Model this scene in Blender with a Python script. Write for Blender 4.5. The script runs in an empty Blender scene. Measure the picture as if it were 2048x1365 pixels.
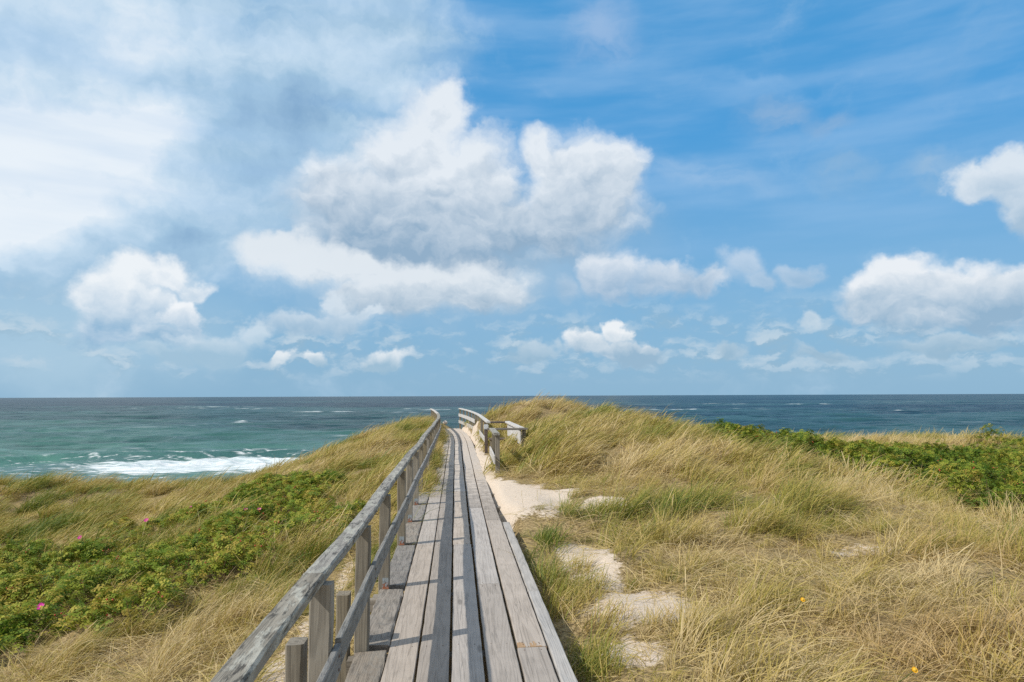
import bpy, bmesh, math, random
import numpy as np
from mathutils import Vector, Matrix, Euler, noise as mn

random.seed(7)
rng = np.random.default_rng(11)
sc = bpy.context.scene
C = sc.collection
R = math.radians

# ------------------------------------------------------------------ helpers
def tag(o, label=None, cat=None, group=None, kind=None):
    if label: o['label'] = label
    if cat: o['category'] = cat
    if group: o['group'] = group
    if kind: o['kind'] = kind
    return o

def empty(name, loc=(0, 0, 0), rz=0.0):
    o = bpy.data.objects.new(name, None)
    C.objects.link(o)
    o.location = loc
    o.rotation_euler = (0, 0, rz)
    o.empty_display_size = 0.1
    return o

def link_mesh(name, me, mat, parent=None, loc=(0, 0, 0), rot=(0, 0, 0)):
    if mat is not None and len(me.materials) == 0:
        me.materials.append(mat)
    o = bpy.data.objects.new(name, me)
    C.objects.link(o)
    o.location = loc
    o.rotation_euler = rot
    if parent: o.parent = parent
    return o

def np_mesh(name, verts, faces, smooth=False):
    me = bpy.data.meshes.new(name)
    me.from_pydata([tuple(v) for v in verts], [], [tuple(f) for f in faces])
    if smooth:
        me.polygons.foreach_set('use_smooth', [True] * len(me.polygons))
    me.update()
    return me

def grid_mesh(name, X, Y, Z, smooth=True):
    """X,Y,Z are (ny,nx) arrays."""
    ny, nx = X.shape
    co = np.stack([X, Y, Z], -1).reshape(-1, 3).astype(np.float32)
    idx = np.arange(ny * nx).reshape(ny, nx)
    q = np.stack([idx[:-1, :-1], idx[:-1, 1:], idx[1:, 1:], idx[1:, :-1]], -1).reshape(-1, 4)
    return quads_mesh(name, co, q, smooth)

def quads_mesh(name, co, q, smooth=False):
    me = bpy.data.meshes.new(name)
    me.vertices.add(len(co))
    me.vertices.foreach_set('co', np.asarray(co, np.float32).ravel())
    me.loops.add(len(q) * 4)
    me.loops.foreach_set('vertex_index', np.asarray(q, np.int32).ravel())
    me.polygons.add(len(q))
    me.polygons.foreach_set('loop_start', np.arange(len(q), dtype=np.int32) * 4)
    me.polygons.foreach_set('loop_total', np.full(len(q), 4, np.int32))
    if smooth:
        me.polygons.foreach_set('use_smooth', np.ones(len(q), bool))
    me.update(calc_edges=True)
    me.validate()
    return me

def smooth01(a, b, x):
    t = np.clip((np.asarray(x, float) - a) / (b - a), 0, 1)
    return t * t * (3 - 2 * t)

# value noise in numpy (2-D, smooth) -------------------------------------------------
_tab = np.random.default_rng(5).random((256, 256))
def vnoise(x, y):
    xi = np.floor(x).astype(int); yi = np.floor(y).astype(int)
    fx = x - xi; fy = y - yi
    fx = fx * fx * (3 - 2 * fx); fy = fy * fy * (3 - 2 * fy)
    a = _tab[yi & 255, xi & 255]; b = _tab[yi & 255, (xi + 1) & 255]
    c = _tab[(yi + 1) & 255, xi & 255]; d = _tab[(yi + 1) & 255, (xi + 1) & 255]
    return (a * (1 - fx) + b * fx) * (1 - fy) + (c * (1 - fx) + d * fx) * fy
def fbm(x, y, oct=4, s=1.0):
    r = 0; amp = 0.5; tot = 0
    for k in range(oct):
        r = r + amp * vnoise(x * s + 17.3 * k, y * s + 9.1 * k)
        tot += amp; amp *= 0.5; s *= 2.03
    return r / tot

# ------------------------------------------------------------------ node helpers
class NT:
    def __init__(self, tree):
        self.t = tree; self.n = tree.nodes; self.l = tree.links
    def new(self, typ, **kw):
        nd = self.n.new(typ)
        for k, v in kw.items(): setattr(nd, k, v)
        return nd
    def put(self, sock, v):
        if hasattr(v, 'bl_idname') and hasattr(v, 'outputs'): v = v.outputs[0]
        if isinstance(v, bpy.types.NodeSocket): self.l.new(v, sock)
        elif v is not None:
            if sock.type == 'RGBA' and len(v) == 3: v = (*v, 1)
            sock.default_value = v
    def math(self, op, a, b=None, c=None, clamp=False):
        nd = self.new('ShaderNodeMath', operation=op, use_clamp=clamp)
        for i, v in enumerate((a, b, c)):
            if v is not None: self.put(nd.inputs[i], v)
        return nd.outputs[0]
    def vmath(self, op, a, b=None):
        nd = self.new('ShaderNodeVectorMath', operation=op)
        self.put(nd.inputs[0], a)
        if b is not None: self.put(nd.inputs[1], b)
        return nd.outputs[0]
    def maprange(self, v, a, b, c=0.0, d=1.0, interp='SMOOTHSTEP'):
        nd = self.new('ShaderNodeMapRange', interpolation_type=interp)
        self.put(nd.inputs[0], v)
        for i, q in enumerate((a, b, c, d)): self.put(nd.inputs[1 + i], q)
        return nd.outputs[0]
    def mix(self, fac, a, b, blend='MIX'):
        nd = self.new('ShaderNodeMix', data_type='RGBA', blend_type=blend)
        self.put(nd.inputs[0], fac); self.put(nd.inputs[6], a); self.put(nd.inputs[7], b)
        return nd.outputs[2]
    def noise(self, vec, scale, detail=4, rough=0.5, dist=0.0, lac=2.0, out=0, dim='3D'):
        nd = self.new('ShaderNodeTexNoise', noise_dimensions=dim)
        self.put(nd.inputs['Vector'], vec)
        nd.inputs['Scale'].default_value = scale
        nd.inputs['Detail'].default_value = detail
        nd.inputs['Roughness'].default_value = rough
        nd.inputs['Lacunarity'].default_value = lac
        nd.inputs['Distortion'].default_value = dist
        return nd.outputs[out]
    def mapping(self, vec, loc=(0, 0, 0), rot=(0, 0, 0), scale=(1, 1, 1), typ='POINT'):
        nd = self.new('ShaderNodeMapping', vector_type=typ)
        self.put(nd.inputs[0], vec)
        self.put(nd.inputs[1], loc)
        nd.inputs[2].default_value = rot; nd.inputs[3].default_value = scale
        return nd.outputs[0]
    def ramp(self, fac, stops, interp='LINEAR'):
        nd = self.new('ShaderNodeValToRGB'); cr = nd.color_ramp; cr.interpolation = interp
        while len(cr.elements) < len(stops): cr.elements.new(0.5)
        for e, (p, c) in zip(cr.elements, stops):
            e.position = p; e.color = (*c, 1)
        self.put(nd.inputs[0], fac)
        return nd.outputs[0]
    def sep(self, vec):
        nd = self.new('ShaderNodeSeparateXYZ'); self.put(nd.inputs[0], vec); return nd.outputs
    def comb(self, x, y, z):
        nd = self.new('ShaderNodeCombineXYZ')
        for i, v in enumerate((x, y, z)): self.put(nd.inputs[i], v)
        return nd.outputs[0]
    def bump(self, h, strength, dist, normal=None):
        nd = self.new('ShaderNodeBump')
        nd.inputs['Strength'].default_value = strength
        nd.inputs['Distance'].default_value = dist
        self.put(nd.inputs['Height'], h)
        if normal is not None: self.put(nd.inputs['Normal'], normal)
        return nd.outputs[0]

def material(name):
    m = bpy.data.materials.new(name); m.use_nodes = True
    t = NT(m.node_tree); t.n.clear()
    out = t.new('ShaderNodeOutputMaterial')
    return m, t, out

def principled(t, out, col, rough=0.8, spec=0.3, normal=None, metal=0.0):
    b = t.new('ShaderNodeBsdfPrincipled')
    t.put(b.inputs['Base Color'], col); t.put(b.inputs['Roughness'], rough)
    t.put(b.inputs['Specular IOR Level'], spec); t.put(b.inputs['Metallic'], metal)
    if normal is not None: t.put(b.inputs['Normal'], normal)
    t.l.new(b.outputs[0], out.inputs[0])
    return b

# ------------------------------------------------------------------ camera
F_PX, EYE = 1365.33, 1.65
YAW, PITCH, ROLL = R(4.716), R(4.586), R(0.224)
cam_d = bpy.data.cameras.new('camera')
cam = bpy.data.objects.new('camera', cam_d); C.objects.link(cam)
cam_d.sensor_width = 36.0; cam_d.lens = 36.0 * F_PX / 2048.0
cam_d.clip_start = 0.05; cam_d.clip_end = 200000.0
fw = Vector((math.sin(YAW) * math.cos(PITCH), math.cos(YAW) * math.cos(PITCH), math.sin(PITCH)))
rt0 = Vector((math.cos(YAW), -math.sin(YAW), 0)); up0 = rt0.cross(fw)
rt = rt0 * math.cos(ROLL) - up0 * math.sin(ROLL)
up = up0 * math.cos(ROLL) + rt0 * math.sin(ROLL)
cam.matrix_world = Matrix(((rt.x, up.x, -fw.x, 0), (rt.y, up.y, -fw.y, 0), (rt.z, up.z, -fw.z, EYE), (0, 0, 0, 1)))
sc.camera = cam

def sight(px, py):
    """direction of view through a spot of the photograph (used to read bearings off it)"""
    return (fw + rt * ((px - 1024) / F_PX) - up * ((py - 682.5) / F_PX)).normalized()
def bearing(px, py):
    d = sight(px, py)
    return math.atan2(d.x, d.y), math.asin(d.z)

# ------------------------------------------------------------------ render settings and light
sc.render.engine = 'CYCLES'
sc.view_settings.view_transform = 'Standard'
sc.view_settings.look = 'None'
sc.view_settings.gamma = 1.0
sc.view_settings.exposure = 0.0
sc.cycles.max_bounces = 6
sc.cycles.diffuse_bounces = 3
sc.cycles.glossy_bounces = 2
sc.cycles.transmission_bounces = 3
sc.cycles.transparent_max_bounces = 4
sc.cycles.use_denoising = False

SUN_DIR = Vector((-0.95, -0.39, 1.0)).normalized()          # towards the sun
sun_d = bpy.data.lights.new('sun', 'SUN'); sun_d.energy = 4.0; sun_d.angle = R(0.53); sun_d.color = (1.0, 0.945, 0.86)
sun = bpy.data.objects.new('sun', sun_d); C.objects.link(sun)
sun.rotation_euler = SUN_DIR.to_track_quat('Z', 'Y').to_euler()
sun.location = (-10, -4, 12)
SKY_SAT, SKY_VAL, SKY_HUE, SKY_HZ = 1.15, 1.15, 0.49, 0.85
SOFT = [
 (80, 640, 520, 200, 0, (178, 207, 226), 0.75, 0.3),
 (1000, 480, 420, 150, 0, (152, 185, 212), 0.75, 0.3),
 (850, 560, 480, 140, 0, (164, 194, 218), 0.7, 0.4),
]
DECK = [(60, 60, 900, 520, 0), (100, 330, 620, 330, 0), (480, 290, 520, 330, 0), (700, 70, 330, 200, 0), (350, 470, 420, 130, -4), (640, 400, 260, 220, 0)]
DECK_TONE = [(110, 320, 400, 200, -14, 0.55), (30, 430, 260, 110, 0, 0.35), (0, 60, 800, 300, 0, 0.25), (320, 235, 110, 80, 0, 0.3),
  (540, 270, 340, 210, 0, -0.20), (600, 200, 250, 110, 0, -0.06), (330, 490, 420, 70, -4, -0.22), (720, 40, 240, 130, 0, 0.12), (240, 190, 200, 70, 0, -0.1)]
STREAK = [
 (1400, 345, 230, 50, 14, (158, 193, 228), 0.7),
 (1560, 180, 160, 26, 20, (140, 185, 228), 0.6),
 (1950, 80, 220, 80, -35, (135, 180, 222), 0.5),
 (1200, 50, 130, 90, 0, (160, 190, 226), 0.75),
 (1560, 235, 110, 70, 20, (150, 182, 216), 0.7),
 (1660, 258, 70, 30, 0, (150, 182, 216), 0.6),
 (1690, 350, 110, 50, 0, (150, 185, 216), 0.6),
 (1890, 330, 130, 50, 15, (165, 194, 220), 0.7),
]
W = (238, 243, 248); G = (150, 178, 203)
HEAPS = [
 # parts, top, bottom, dark, light, alpha, noise, edge
 ([(855,290,165,150),(893,235,78,100),(800,325,160,120),(680,390,180,160),(850,410,320,220),(960,370,170,160),(1150,345,180,140),(1085,310,95,95),(1225,350,110,120),(1150,410,230,140),(1000,450,420,120),(800,480,360,150),(860,520,300,90)],
   240, 560, (146,175,201), (228,236,244), 1.0, 0.62, 0.46),
 ([(560,505,130,85),(640,530,160,85),(720,550,120,70),(860,575,300,90),(960,580,160,85),(780,600,190,60),(690,600,60,40)],
   520, 650, (140,172,198), (226,234,241), 0.95, 0.6, 0.4),
 ([(205,585,85,88),(262,548,110,66),(338,540,95,56),(300,605,120,80),(240,655,120,62),(395,575,60,40)],
   520, 700, (146,184,214), (240,245,249), 0.95, 0.55, 0.4),
 ([(372,620,55,50),(382,642,32,36),(340,668,80,36)], 600, 690, (150,186,214), (242,246,250), 0.95, 0.5, 0.3),
 ([(1235,555,120,80),(1195,540,70,80),(1330,565,120,65),(1410,572,100,48)],
   505, 605, (158,186,212), (224,232,241), 0.92, 0.6, 0.42),
 ([(1485,535,85,62),(1515,565,64,38),(1590,552,85,48),(1130,580,60,60)], 500, 610, (160,188,213), (212,224,237), 0.62, 0.6, 0.5),
 ([(1800,555,110,85),(1850,590,300,110),(1750,605,150,80),(1970,600,220,100),(2045,565,80,60)],
   520, 665, (148,180,206), (236,241,246), 0.97, 0.6, 0.36),
 ([(2030,350,130,110),(2070,410,110,120),(1960,350,90,60)], 300, 470, (168,194,216), (222,232,241), 0.95, 0.6, 0.4),
 ([(1168,685,70,48),(1225,662,48,42),(1255,702,130,36),(1290,690,36,24)], 645, 720, (152,184,208), (240,244,247), 0.95, 0.6, 0.3),
 ([(785,716,75,36),(750,724,36,22),(570,720,38,30),(640,718,40,20)], 700, 740, (158,190,212), (234,240,244), 0.9, 0.55, 0.35),
 ([(690,640,90,40),(600,648,140,34),(670,612,46,28),(735,630,40,20)], 605, 670, (160,190,214), (214,227,238), 0.85, 0.6, 0.45),
 ([(430,690,120,56),(500,665,60,30),(340,710,90,30)], 650, 725, (162,194,216), (208,224,236), 0.8, 0.6, 0.45),
 ([(1055,703,90,34),(1470,692,46,26),(1620,655,34,28),(1640,720,90,30),(1900,690,160,40)], 650, 730, (155,186,208), (206,221,232), 0.75, 0.6, 0.4),
]
# ------------------------------------------------------------------ sky: Nishita plus drifting clouds
world = bpy.data.worlds.new('World'); sc.world = world; world.use_nodes = True
wt = NT(world.node_tree); wt.n.clear()
w_out = wt.new('ShaderNodeOutputWorld'); w_bg = wt.new('ShaderNodeBackground')
WS = 0.15
w_bg.inputs[1].default_value = WS
wt.l.new(w_bg.outputs[0], w_out.inputs[0])
sky = wt.new('ShaderNodeTexSky', sky_type='NISHITA')
sky.sun_disc = False
sky.sun_elevation = math.asin(SUN_DIR.z)
sky.sun_rotation = math.atan2(SUN_DIR.x, SUN_DIR.y)
sky.altitude = 10; sky.air_density = 1.0; sky.dust_density = 0.6; sky.ozone_density = 2.0

def lin(c):
    return tuple((v / 255 / 12.92 if v / 255 <= 0.04045 else ((v / 255 + 0.055) / 1.055) ** 2.4) for v in c)
def rad(c, k=1.0):
    """sky radiance of a tone seen in the open sky, in the units of the Background node"""
    return tuple(v * k / WS for v in lin(c))

tc = wt.new('ShaderNodeTexCoord')
dirv = wt.vmath('NORMALIZE', tc.outputs['Generated'])
dx, dy, dz = wt.sep(dirv)
az = wt.math('ARCTAN2', dx, dy)
el = wt.math('ARCSINE', dz)
azel0 = wt.comb(az, el, 0.0)
# domain warp so that no outline is smooth
wv = wt.noise(azel0, 9.0, 5, 0.55, out=1)
wv2 = wt.noise(azel0, 30.0, 4, 0.6, out=1)
warp = wt.vmath('ADD', wt.vmath('SCALE', wt.vmath('SUBTRACT', wv, (0.5, 0.5, 0.5))), (0, 0, 0))
def vscale(v, s):
    nd = wt.new('ShaderNodeVectorMath', operation='SCALE'); wt.put(nd.inputs[0], v); nd.inputs[3].default_value = s
    return nd.outputs[0]
w1 = vscale(wt.vmath('SUBTRACT', wv, (0.5, 0.5, 0.5)), 0.085)
w2 = vscale(wt.vmath('SUBTRACT', wv2, (0.5, 0.5, 0.5)), 0.030)
azel = wt.vmath('ADD', azel0, wt.vmath('ADD', w1, w2))
azel_soft = wt.vmath('ADD', azel0, vscale(w1, 1.3))
flat = wt.mapping(azel, scale=(1.0, 1.5, 1.0))
N = wt.noise(flat, 15.0, 8, 0.53)
Nl = wt.noise(wt.vmath('ADD', flat, (-0.013, 0.018, 0.0)), 15.0, 6, 0.54)      # the same field a step towards the sun
emb = wt.math('SUBTRACT', N, Nl)
Nlow = wt.noise(wt.mapping(azel0, loc=(3.1, 1.7, 0), scale=(1.0, 1.4, 1)), 5.0, 4, 0.5)
Nsoft = wt.noise(wt.mapping(azel_soft, loc=(1.3, 5.2, 0), scale=(1.0, 1.8, 1)), 4.0, 6, 0.5)

def ell(vec, cx, cy, rx, ry, rot=0.0):
    a, e = bearing(cx, cy)
    s = 1.0 / F_PX
    ca = math.cos(math.atan((cx - 911) / F_PX))
    m = wt.mapping(vec, loc=(a, e, 0), rot=(0, 0, -R(rot)), scale=(rx * s * ca ** 1.5, ry * s * ca, 1.0), typ='TEXTURE')
    g = wt.new('ShaderNodeTexGradient', gradient_type='SPHERICAL')
    wt.l.new(m, g.inputs[0])
    return g.outputs[1]

def grade(d):
    return wt.ramp(el, d)

# clear-sky tone: the Nishita sky, deepened a little away from the horizon
hsv = wt.new('ShaderNodeHueSaturation')
hsv.inputs['Saturation'].default_value = SKY_SAT; hsv.inputs['Value'].default_value = SKY_VAL
hsv.inputs['Hue'].default_value = SKY_HUE
wt.l.new(sky.outputs[0], hsv.inputs['Color'])
skycol = wt.mix(0.8, hsv.outputs[0], rad((68, 155, 217)))
skycol = wt.mix(wt.maprange(el, 0.0, 0.36, SKY_HZ, 0.0, 'LINEAR'), skycol, rad((146, 184, 209)))

# broad soft veils (centre, radii, tone, strength)
for cx, cy, rx, ry, rot, tone, al, nz in SOFT:
    f = ell(azel_soft, cx, cy, rx, ry, rot)
    f = wt.math('MULTIPLY', wt.maprange(f, 0.0, 0.75), al)
    f = wt.math('MULTIPLY', f, wt.maprange(Nsoft, 0.5 - 0.35, 0.5 + 0.12, 1.0 - nz, 1.0))
    skycol = wt.mix(f, skycol, rad(tone))

# the broken deck of cloud over the left half: lit patches and grey-blue hollows
A = None
for e in DECK:
    f = ell(azel_soft, *e)
    A = f if A is None else wt.math('SMOOTH_MAX', A, f, 0.2)
dn = wt.noise(wt.mapping(azel, loc=(4.4, 2.2, 0), scale=(1.0, 1.5, 1)), 6.0, 9, 0.56)
dn2 = wt.noise(wt.mapping(wt.vmath('ADD', azel, (-0.02, 0.03, 0)), loc=(4.4, 2.2, 0), scale=(1.0, 1.5, 1)), 6.0, 7, 0.54)
da = wt.maprange(wt.math('ADD', A, wt.math('MULTIPLY', wt.math('SUBTRACT', dn, 0.5), 0.75)), 0.10, 0.52)
tt = wt.math('ADD', 0.47, wt.math('MULTIPLY', wt.math('SUBTRACT', Nsoft, 0.5), 0.9))
for cx, cy, rx, ry, rot, k in DECK_TONE:
    tt = wt.math('ADD', tt, wt.math('MULTIPLY', wt.maprange(ell(azel_soft, cx, cy, rx, ry, rot), 0.0, 0.8), k))
tt = wt.math('ADD', tt, wt.math('MULTIPLY', wt.math('SUBTRACT', dn, dn2), 1.0))
tt = wt.math('ADD', tt, wt.math('MULTIPLY', wt.math('SUBTRACT', dn, 0.5), 0.5))
dcol = wt.ramp(tt, [(0.0, lin((134, 171, 205))), (0.35, lin((164, 197, 223))), (0.65, lin((200, 222, 240))), (1.0, lin((236, 244, 251)))])
dcol = vscale(dcol, 1.0 / WS)
skycol = wt.mix(wt.math('MULTIPLY', da, 0.96), skycol, dcol)

# high thin streaks
stk = wt.noise(wt.mapping(azel0, rot=(0, 0, R(14)), scale=(1.2, 7.0, 1)), 3.2, 5, 0.5)
stk = wt.math('MULTIPLY', wt.maprange(stk, 0.35, 0.75), wt.math('MULTIPLY', wt.maprange(el, 0.1, 0.3), 0.38))
skycol = wt.mix(stk, skycol, rad((165, 200, 235)))
for cx, cy, rx, ry, rot, tone, al in STREAK:
    f = wt.maprange(ell(azel_soft, cx, cy, rx, ry, rot), 0.0, 0.9)
    f = wt.math('MULTIPLY', wt.math('MULTIPLY', f, al), wt.maprange(wt.noise(wt.mapping(azel_soft, rot=(0, 0, R(rot)), scale=(1.5, 4, 1)), 7, 6, 0.55), 0.25, 0.65))
    skycol = wt.mix(f, skycol, rad(tone))

# ranks of little clouds low over the sea
hb = wt.noise(wt.mapping(wt.vmath('ADD', azel0, vscale(w2, 0.8)), scale=(1.0, 2.2, 1)), 19.0, 8, 0.56)
hb2 = wt.noise(wt.vmath('ADD', wt.mapping(wt.vmath('ADD', azel0, vscale(w2, 0.8)), scale=(1.0, 2.2, 1)), (-0.008, 0.022, 0)), 19.0, 5, 0.53)
band = wt.math('MULTIPLY', wt.maprange(el, 0.012, 0.05), wt.maprange(el, 0.16, 0.075))
ha = wt.math('MULTIPLY', wt.math('MULTIPLY', wt.maprange(wt.math('ADD', hb, wt.math('MULTIPLY', wt.math('SUBTRACT', Nlow, 0.5), 0.35)), wt.maprange(az, -0.1, 0.45, 0.45, 0.38, 'LINEAR'), wt.maprange(az, -0.1, 0.45, 0.72, 0.70, 'LINEAR')), band), 0.8)
hcol = wt.mix(wt.maprange(wt.math('SUBTRACT', hb, hb2), -0.05, 0.07), rad((152, 184, 206)), rad((196, 214, 227)))
skycol = wt.mix(ha, skycol, hcol)

# heaped clouds
for parts, top, bot, dark, light, al, amp, edge in HEAPS:
    F = None
    for p in parts:
        f = ell(azel, *p)
        F = f if F is None else wt.math('SMOOTH_MAX', F, f, 0.18)
    nn = wt.math('MULTIPLY', wt.math('SUBTRACT', N, 0.5), amp)
    D = wt.math('ADD', F, nn)
    a = wt.math('MULTIPLY', wt.maprange(D, 0.235, 0.235 + edge), al)
    et, eb = bearing(parts[0][0], top)[1], bearing(parts[0][0], bot)[1]
    sh = wt.maprange(el, eb, et, -0.08, 1.12, 'LINEAR')
    sh = wt.math('ADD', sh, wt.math('MULTIPLY', emb, 1.25))
    sh = wt.math('ADD', sh, wt.math('MULTIPLY', wt.math('SUBTRACT', Nlow, 0.5), 0.5))
    sh = wt.math('SUBTRACT', sh, wt.math('MULTIPLY', wt.maprange(D, 0.4, 1.0), 0.12))
    sh = wt.maprange(sh, 0.0, 0.86, 0.0, 1.0, 'LINEAR')
    skycol = wt.mix(a, skycol, wt.mix(sh, rad(dark), rad(light)))
# unseen white cloud cover, added overhead and inland to neutralise the blue ambient
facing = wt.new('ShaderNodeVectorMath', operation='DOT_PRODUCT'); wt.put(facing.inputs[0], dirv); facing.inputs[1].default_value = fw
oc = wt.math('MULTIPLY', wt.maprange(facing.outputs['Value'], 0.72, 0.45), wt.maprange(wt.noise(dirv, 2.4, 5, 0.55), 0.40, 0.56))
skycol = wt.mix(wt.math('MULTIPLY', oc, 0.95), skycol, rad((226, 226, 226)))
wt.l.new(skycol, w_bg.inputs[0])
world.cycles.sampling_method = 'MANUAL'
world.cycles.sample_map_resolution = 512
# ------------------------------------------------------------------ materials: weathered wood, metal
def wood(name, axis, base, dark, lichen=0.0, sandy=False, rough=0.85, tone=0.25, pale=(0.55, 0.55, 0.5), frayed=0.0):
    m, t, out = material(name)
    tcn = t.new('ShaderNodeTexCoord'); info = t.new('ShaderNodeObjectInfo')
    rnd = info.outputs['Random']
    off = t.comb(t.math('MULTIPLY', rnd, 37.0), t.math('MULTIPLY', rnd, 91.0), t.math('MULTIPLY', rnd, 53.0))
    p = t.vmath('ADD', tcn.outputs['Object'], off)
    a = {'X': (0.06, 1, 1), 'Y': (1, 0.06, 1), 'Z': (1, 1, 0.06)}[axis]
    g = t.mapping(p, scale=a)
    # cathedral growth rings: rings of a slightly tilted, wobbling cylinder
    warp = t.noise(t.mapping(p, scale=tuple(v * 3.4 if v == 1 else 0.22 for v in a)), 1.6, 3, 0.45)
    rings = t.math('SINE', t.math('MULTIPLY', t.math('ADD', warp, t.math('MULTIPLY', t.noise(g, 22, 3, 0.5), 0.06)), 110.0))
    rings = t.maprange(rings, -0.2, 1.0)
    fib = t.noise(g, 150, 4, 0.7)
    fib2 = t.noise(g, 38, 5, 0.65)
    crk = t.maprange(t.math('ABSOLUTE', t.math('SUBTRACT', t.noise(t.mapping(p, scale=tuple(1 if v == 1 else 0.02 for v in a)), 16, 3, 0.6), 0.5)), 0.004, 0.016, 1.0, 0.0)
    blot = t.noise(p, 3.0, 5, 0.6)
    fine = t.noise(p, 28.0, 5, 0.65)
    c = t.mix(t.math('MULTIPLY', rings, 0.42), base, dark)
    c = t.mix(t.maprange(fib, 0.42, 0.72, 0.0, 0.34), c, dark)
    c = t.mix(t.maprange(fib2, 0.5, 0.75, 0.0, 0.30), c, tuple(v * 0.55 for v in dark))
    c = t.mix(t.maprange(blot, 0.4, 0.75, 0.0, 0.5), c, tuple(min(1, v * 1.22) for v in base))
    c = t.mix(t.math('MULTIPLY', crk, 0.28), c, tuple(v * 0.3 for v in dark))
    # knots
    vor = t.new('ShaderNodeTexVoronoi'); t.put(vor.inputs['Vector'], t.mapping(p, scale=tuple(4.2 if v == 1 else 1.1 for v in a)))
    vor.inputs['Scale'].default_value = 1.0
    kn = t.maprange(vor.outputs['Distance'], 0.05, 0.11, 1.0, 0.0)
    c = t.mix(t.math('MULTIPLY', kn, 0.55), c, tuple(v * 0.45 for v in dark))
    # each board its own tone
    hs = t.new('ShaderNodeHueSaturation')
    t.put(hs.inputs['Color'], c)
    t.put(hs.inputs['Value'], t.maprange(rnd, 0, 1, 1 - tone, 1 + tone * 0.6, 'LINEAR'))
    t.put(hs.inputs['Saturation'], t.maprange(t.math('FRACT', t.math('MULTIPLY', rnd, 7.3)), 0, 1, 0.7, 1.35, 'LINEAR'))
    c = hs.outputs[0]
    h = t.math('ADD', t.math('MULTIPLY', fib, 0.6), t.math('ADD', t.math('MULTIPLY', fib2, 0.8), t.math('MULTIPLY', rings, 0.3)))
    h = t.math('SUBTRACT', h, t.math('MULTIPLY', crk, 0.8))
    if lichen > 0:
        pl = t.noise(t.mapping(p, scale=tuple(1 if v == 1 else 0.30 for v in a)), 17.0, 8, 0.72, 0.3)
        lm = t.maprange(pl, 0.47, 0.60)
        pd = t.noise(t.mapping(p, scale=tuple(1 if v == 1 else 0.16 for v in a)), 34.0, 6, 0.72, 0.4)
        dm = t.maprange(pd, 0.52, 0.62)
        c = t.mix(t.math('MULTIPLY', dm, lichen), c, (0.035, 0.033, 0.03))
        c = t.mix(t.math('MULTIPLY', lm, lichen), c, t.mix(fine, tuple(v * 0.6 for v in pale), pale))
        h = t.math('ADD', h, t.math('ADD', t.math('MULTIPLY', lm, 1.2), t.math('MULTIPLY', dm, -1.6)))
    if sandy:
        # dry sand trodden onto the far boards
        geo = t.new('ShaderNodeNewGeometry'); gx, gy, gz = t.sep(geo.outputs['Position'])
        s = t.math('ADD', t.maprange(gy, 7.0, 20.0, -0.22, 0.28, 'LINEAR'), t.math('MULTIPLY', t.maprange(gx, -0.4, 0.8, -0.1, 0.2, 'LINEAR'), t.maprange(gy, 8, 13)))
        sm = t.maprange(t.math('ADD', s, t.noise(geo.outputs['Position'], 5.0, 6, 0.65)), 0.45, 0.72)
        c = t.mix(t.math('MULTIPLY', sm, 0.75), c, (0.56, 0.49, 0.42))
    if frayed:
        # fresh splintered wood at the near end of one board
        ox, oy, oz = t.sep(tcn.outputs['Object'])
        fr = t.math('ADD', t.maprange(oy, -frayed, -frayed + 0.13, 1.0, 0.0, 'LINEAR'), t.math('MULTIPLY', t.math('SUBTRACT', t.noise(t.mapping(p, scale=(1, 0.3, 1)), 17, 4, 0.6), 0.5), 3.0))
        fr = t.maprange(fr, 0.62, 0.72)
        c = t.mix(fr, c, t.mix(fib2, (0.26, 0.16, 0.09), (0.48, 0.33, 0.19)))
        h = t.math('SUBTRACT', h, t.math('MULTIPLY', fr, 1.5))
    nrm = t.bump(h, 0.5, 0.0025)
    principled(t, out, c, rough, 0.25, nrm)
    return m

PL, PD = (0.40, 0.352, 0.305), (0.26, 0.225, 0.19)
M_plank = wood('plank_wood', 'Y', PL, PD, sandy=True, tone=0.2)
M_frayed = wood('splintered_wood', 'Y', PL, PD, sandy=True, tone=0.1, frayed=2.30)
M_kerb = wood('kerb_wood', 'Y', (0.31, 0.275, 0.235), (0.15, 0.13, 0.11), lichen=0.4, tone=0.2, pale=(0.32, 0.30, 0.26))
M_edge = wood('edge_wood', 'Y', (0.38, 0.36, 0.335), (0.22, 0.21, 0.195), tone=0.2, sandy=True)
M_rail = wood('rail_wood', 'Y', (0.28, 0.26, 0.222), (0.10, 0.09, 0.076), lichen=0.8, tone=0.1, pale=(0.50, 0.49, 0.42))
M_midrail = wood('midrail_wood', 'Y', (0.27, 0.265, 0.25), (0.13, 0.127, 0.12), lichen=0.35, tone=0.15, pale=(0.42, 0.42, 0.39))
M_post = wood('post_wood', 'Z', (0.285, 0.25, 0.19), (0.105, 0.088, 0.066), tone=0.22)
M_pale = wood('pale_wood', 'Y', (0.52, 0.50, 0.47), (0.33, 0.32, 0.30), tone=0.15)
M_cross = wood('cross_wood', 'X', (0.26, 0.235, 0.20), (0.13, 0.115, 0.095), tone=0.2)
M_darkcross = wood('dark_wood', 'X', (0.15, 0.115, 0.095), (0.07, 0.055, 0.045), tone=0.2)

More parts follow.
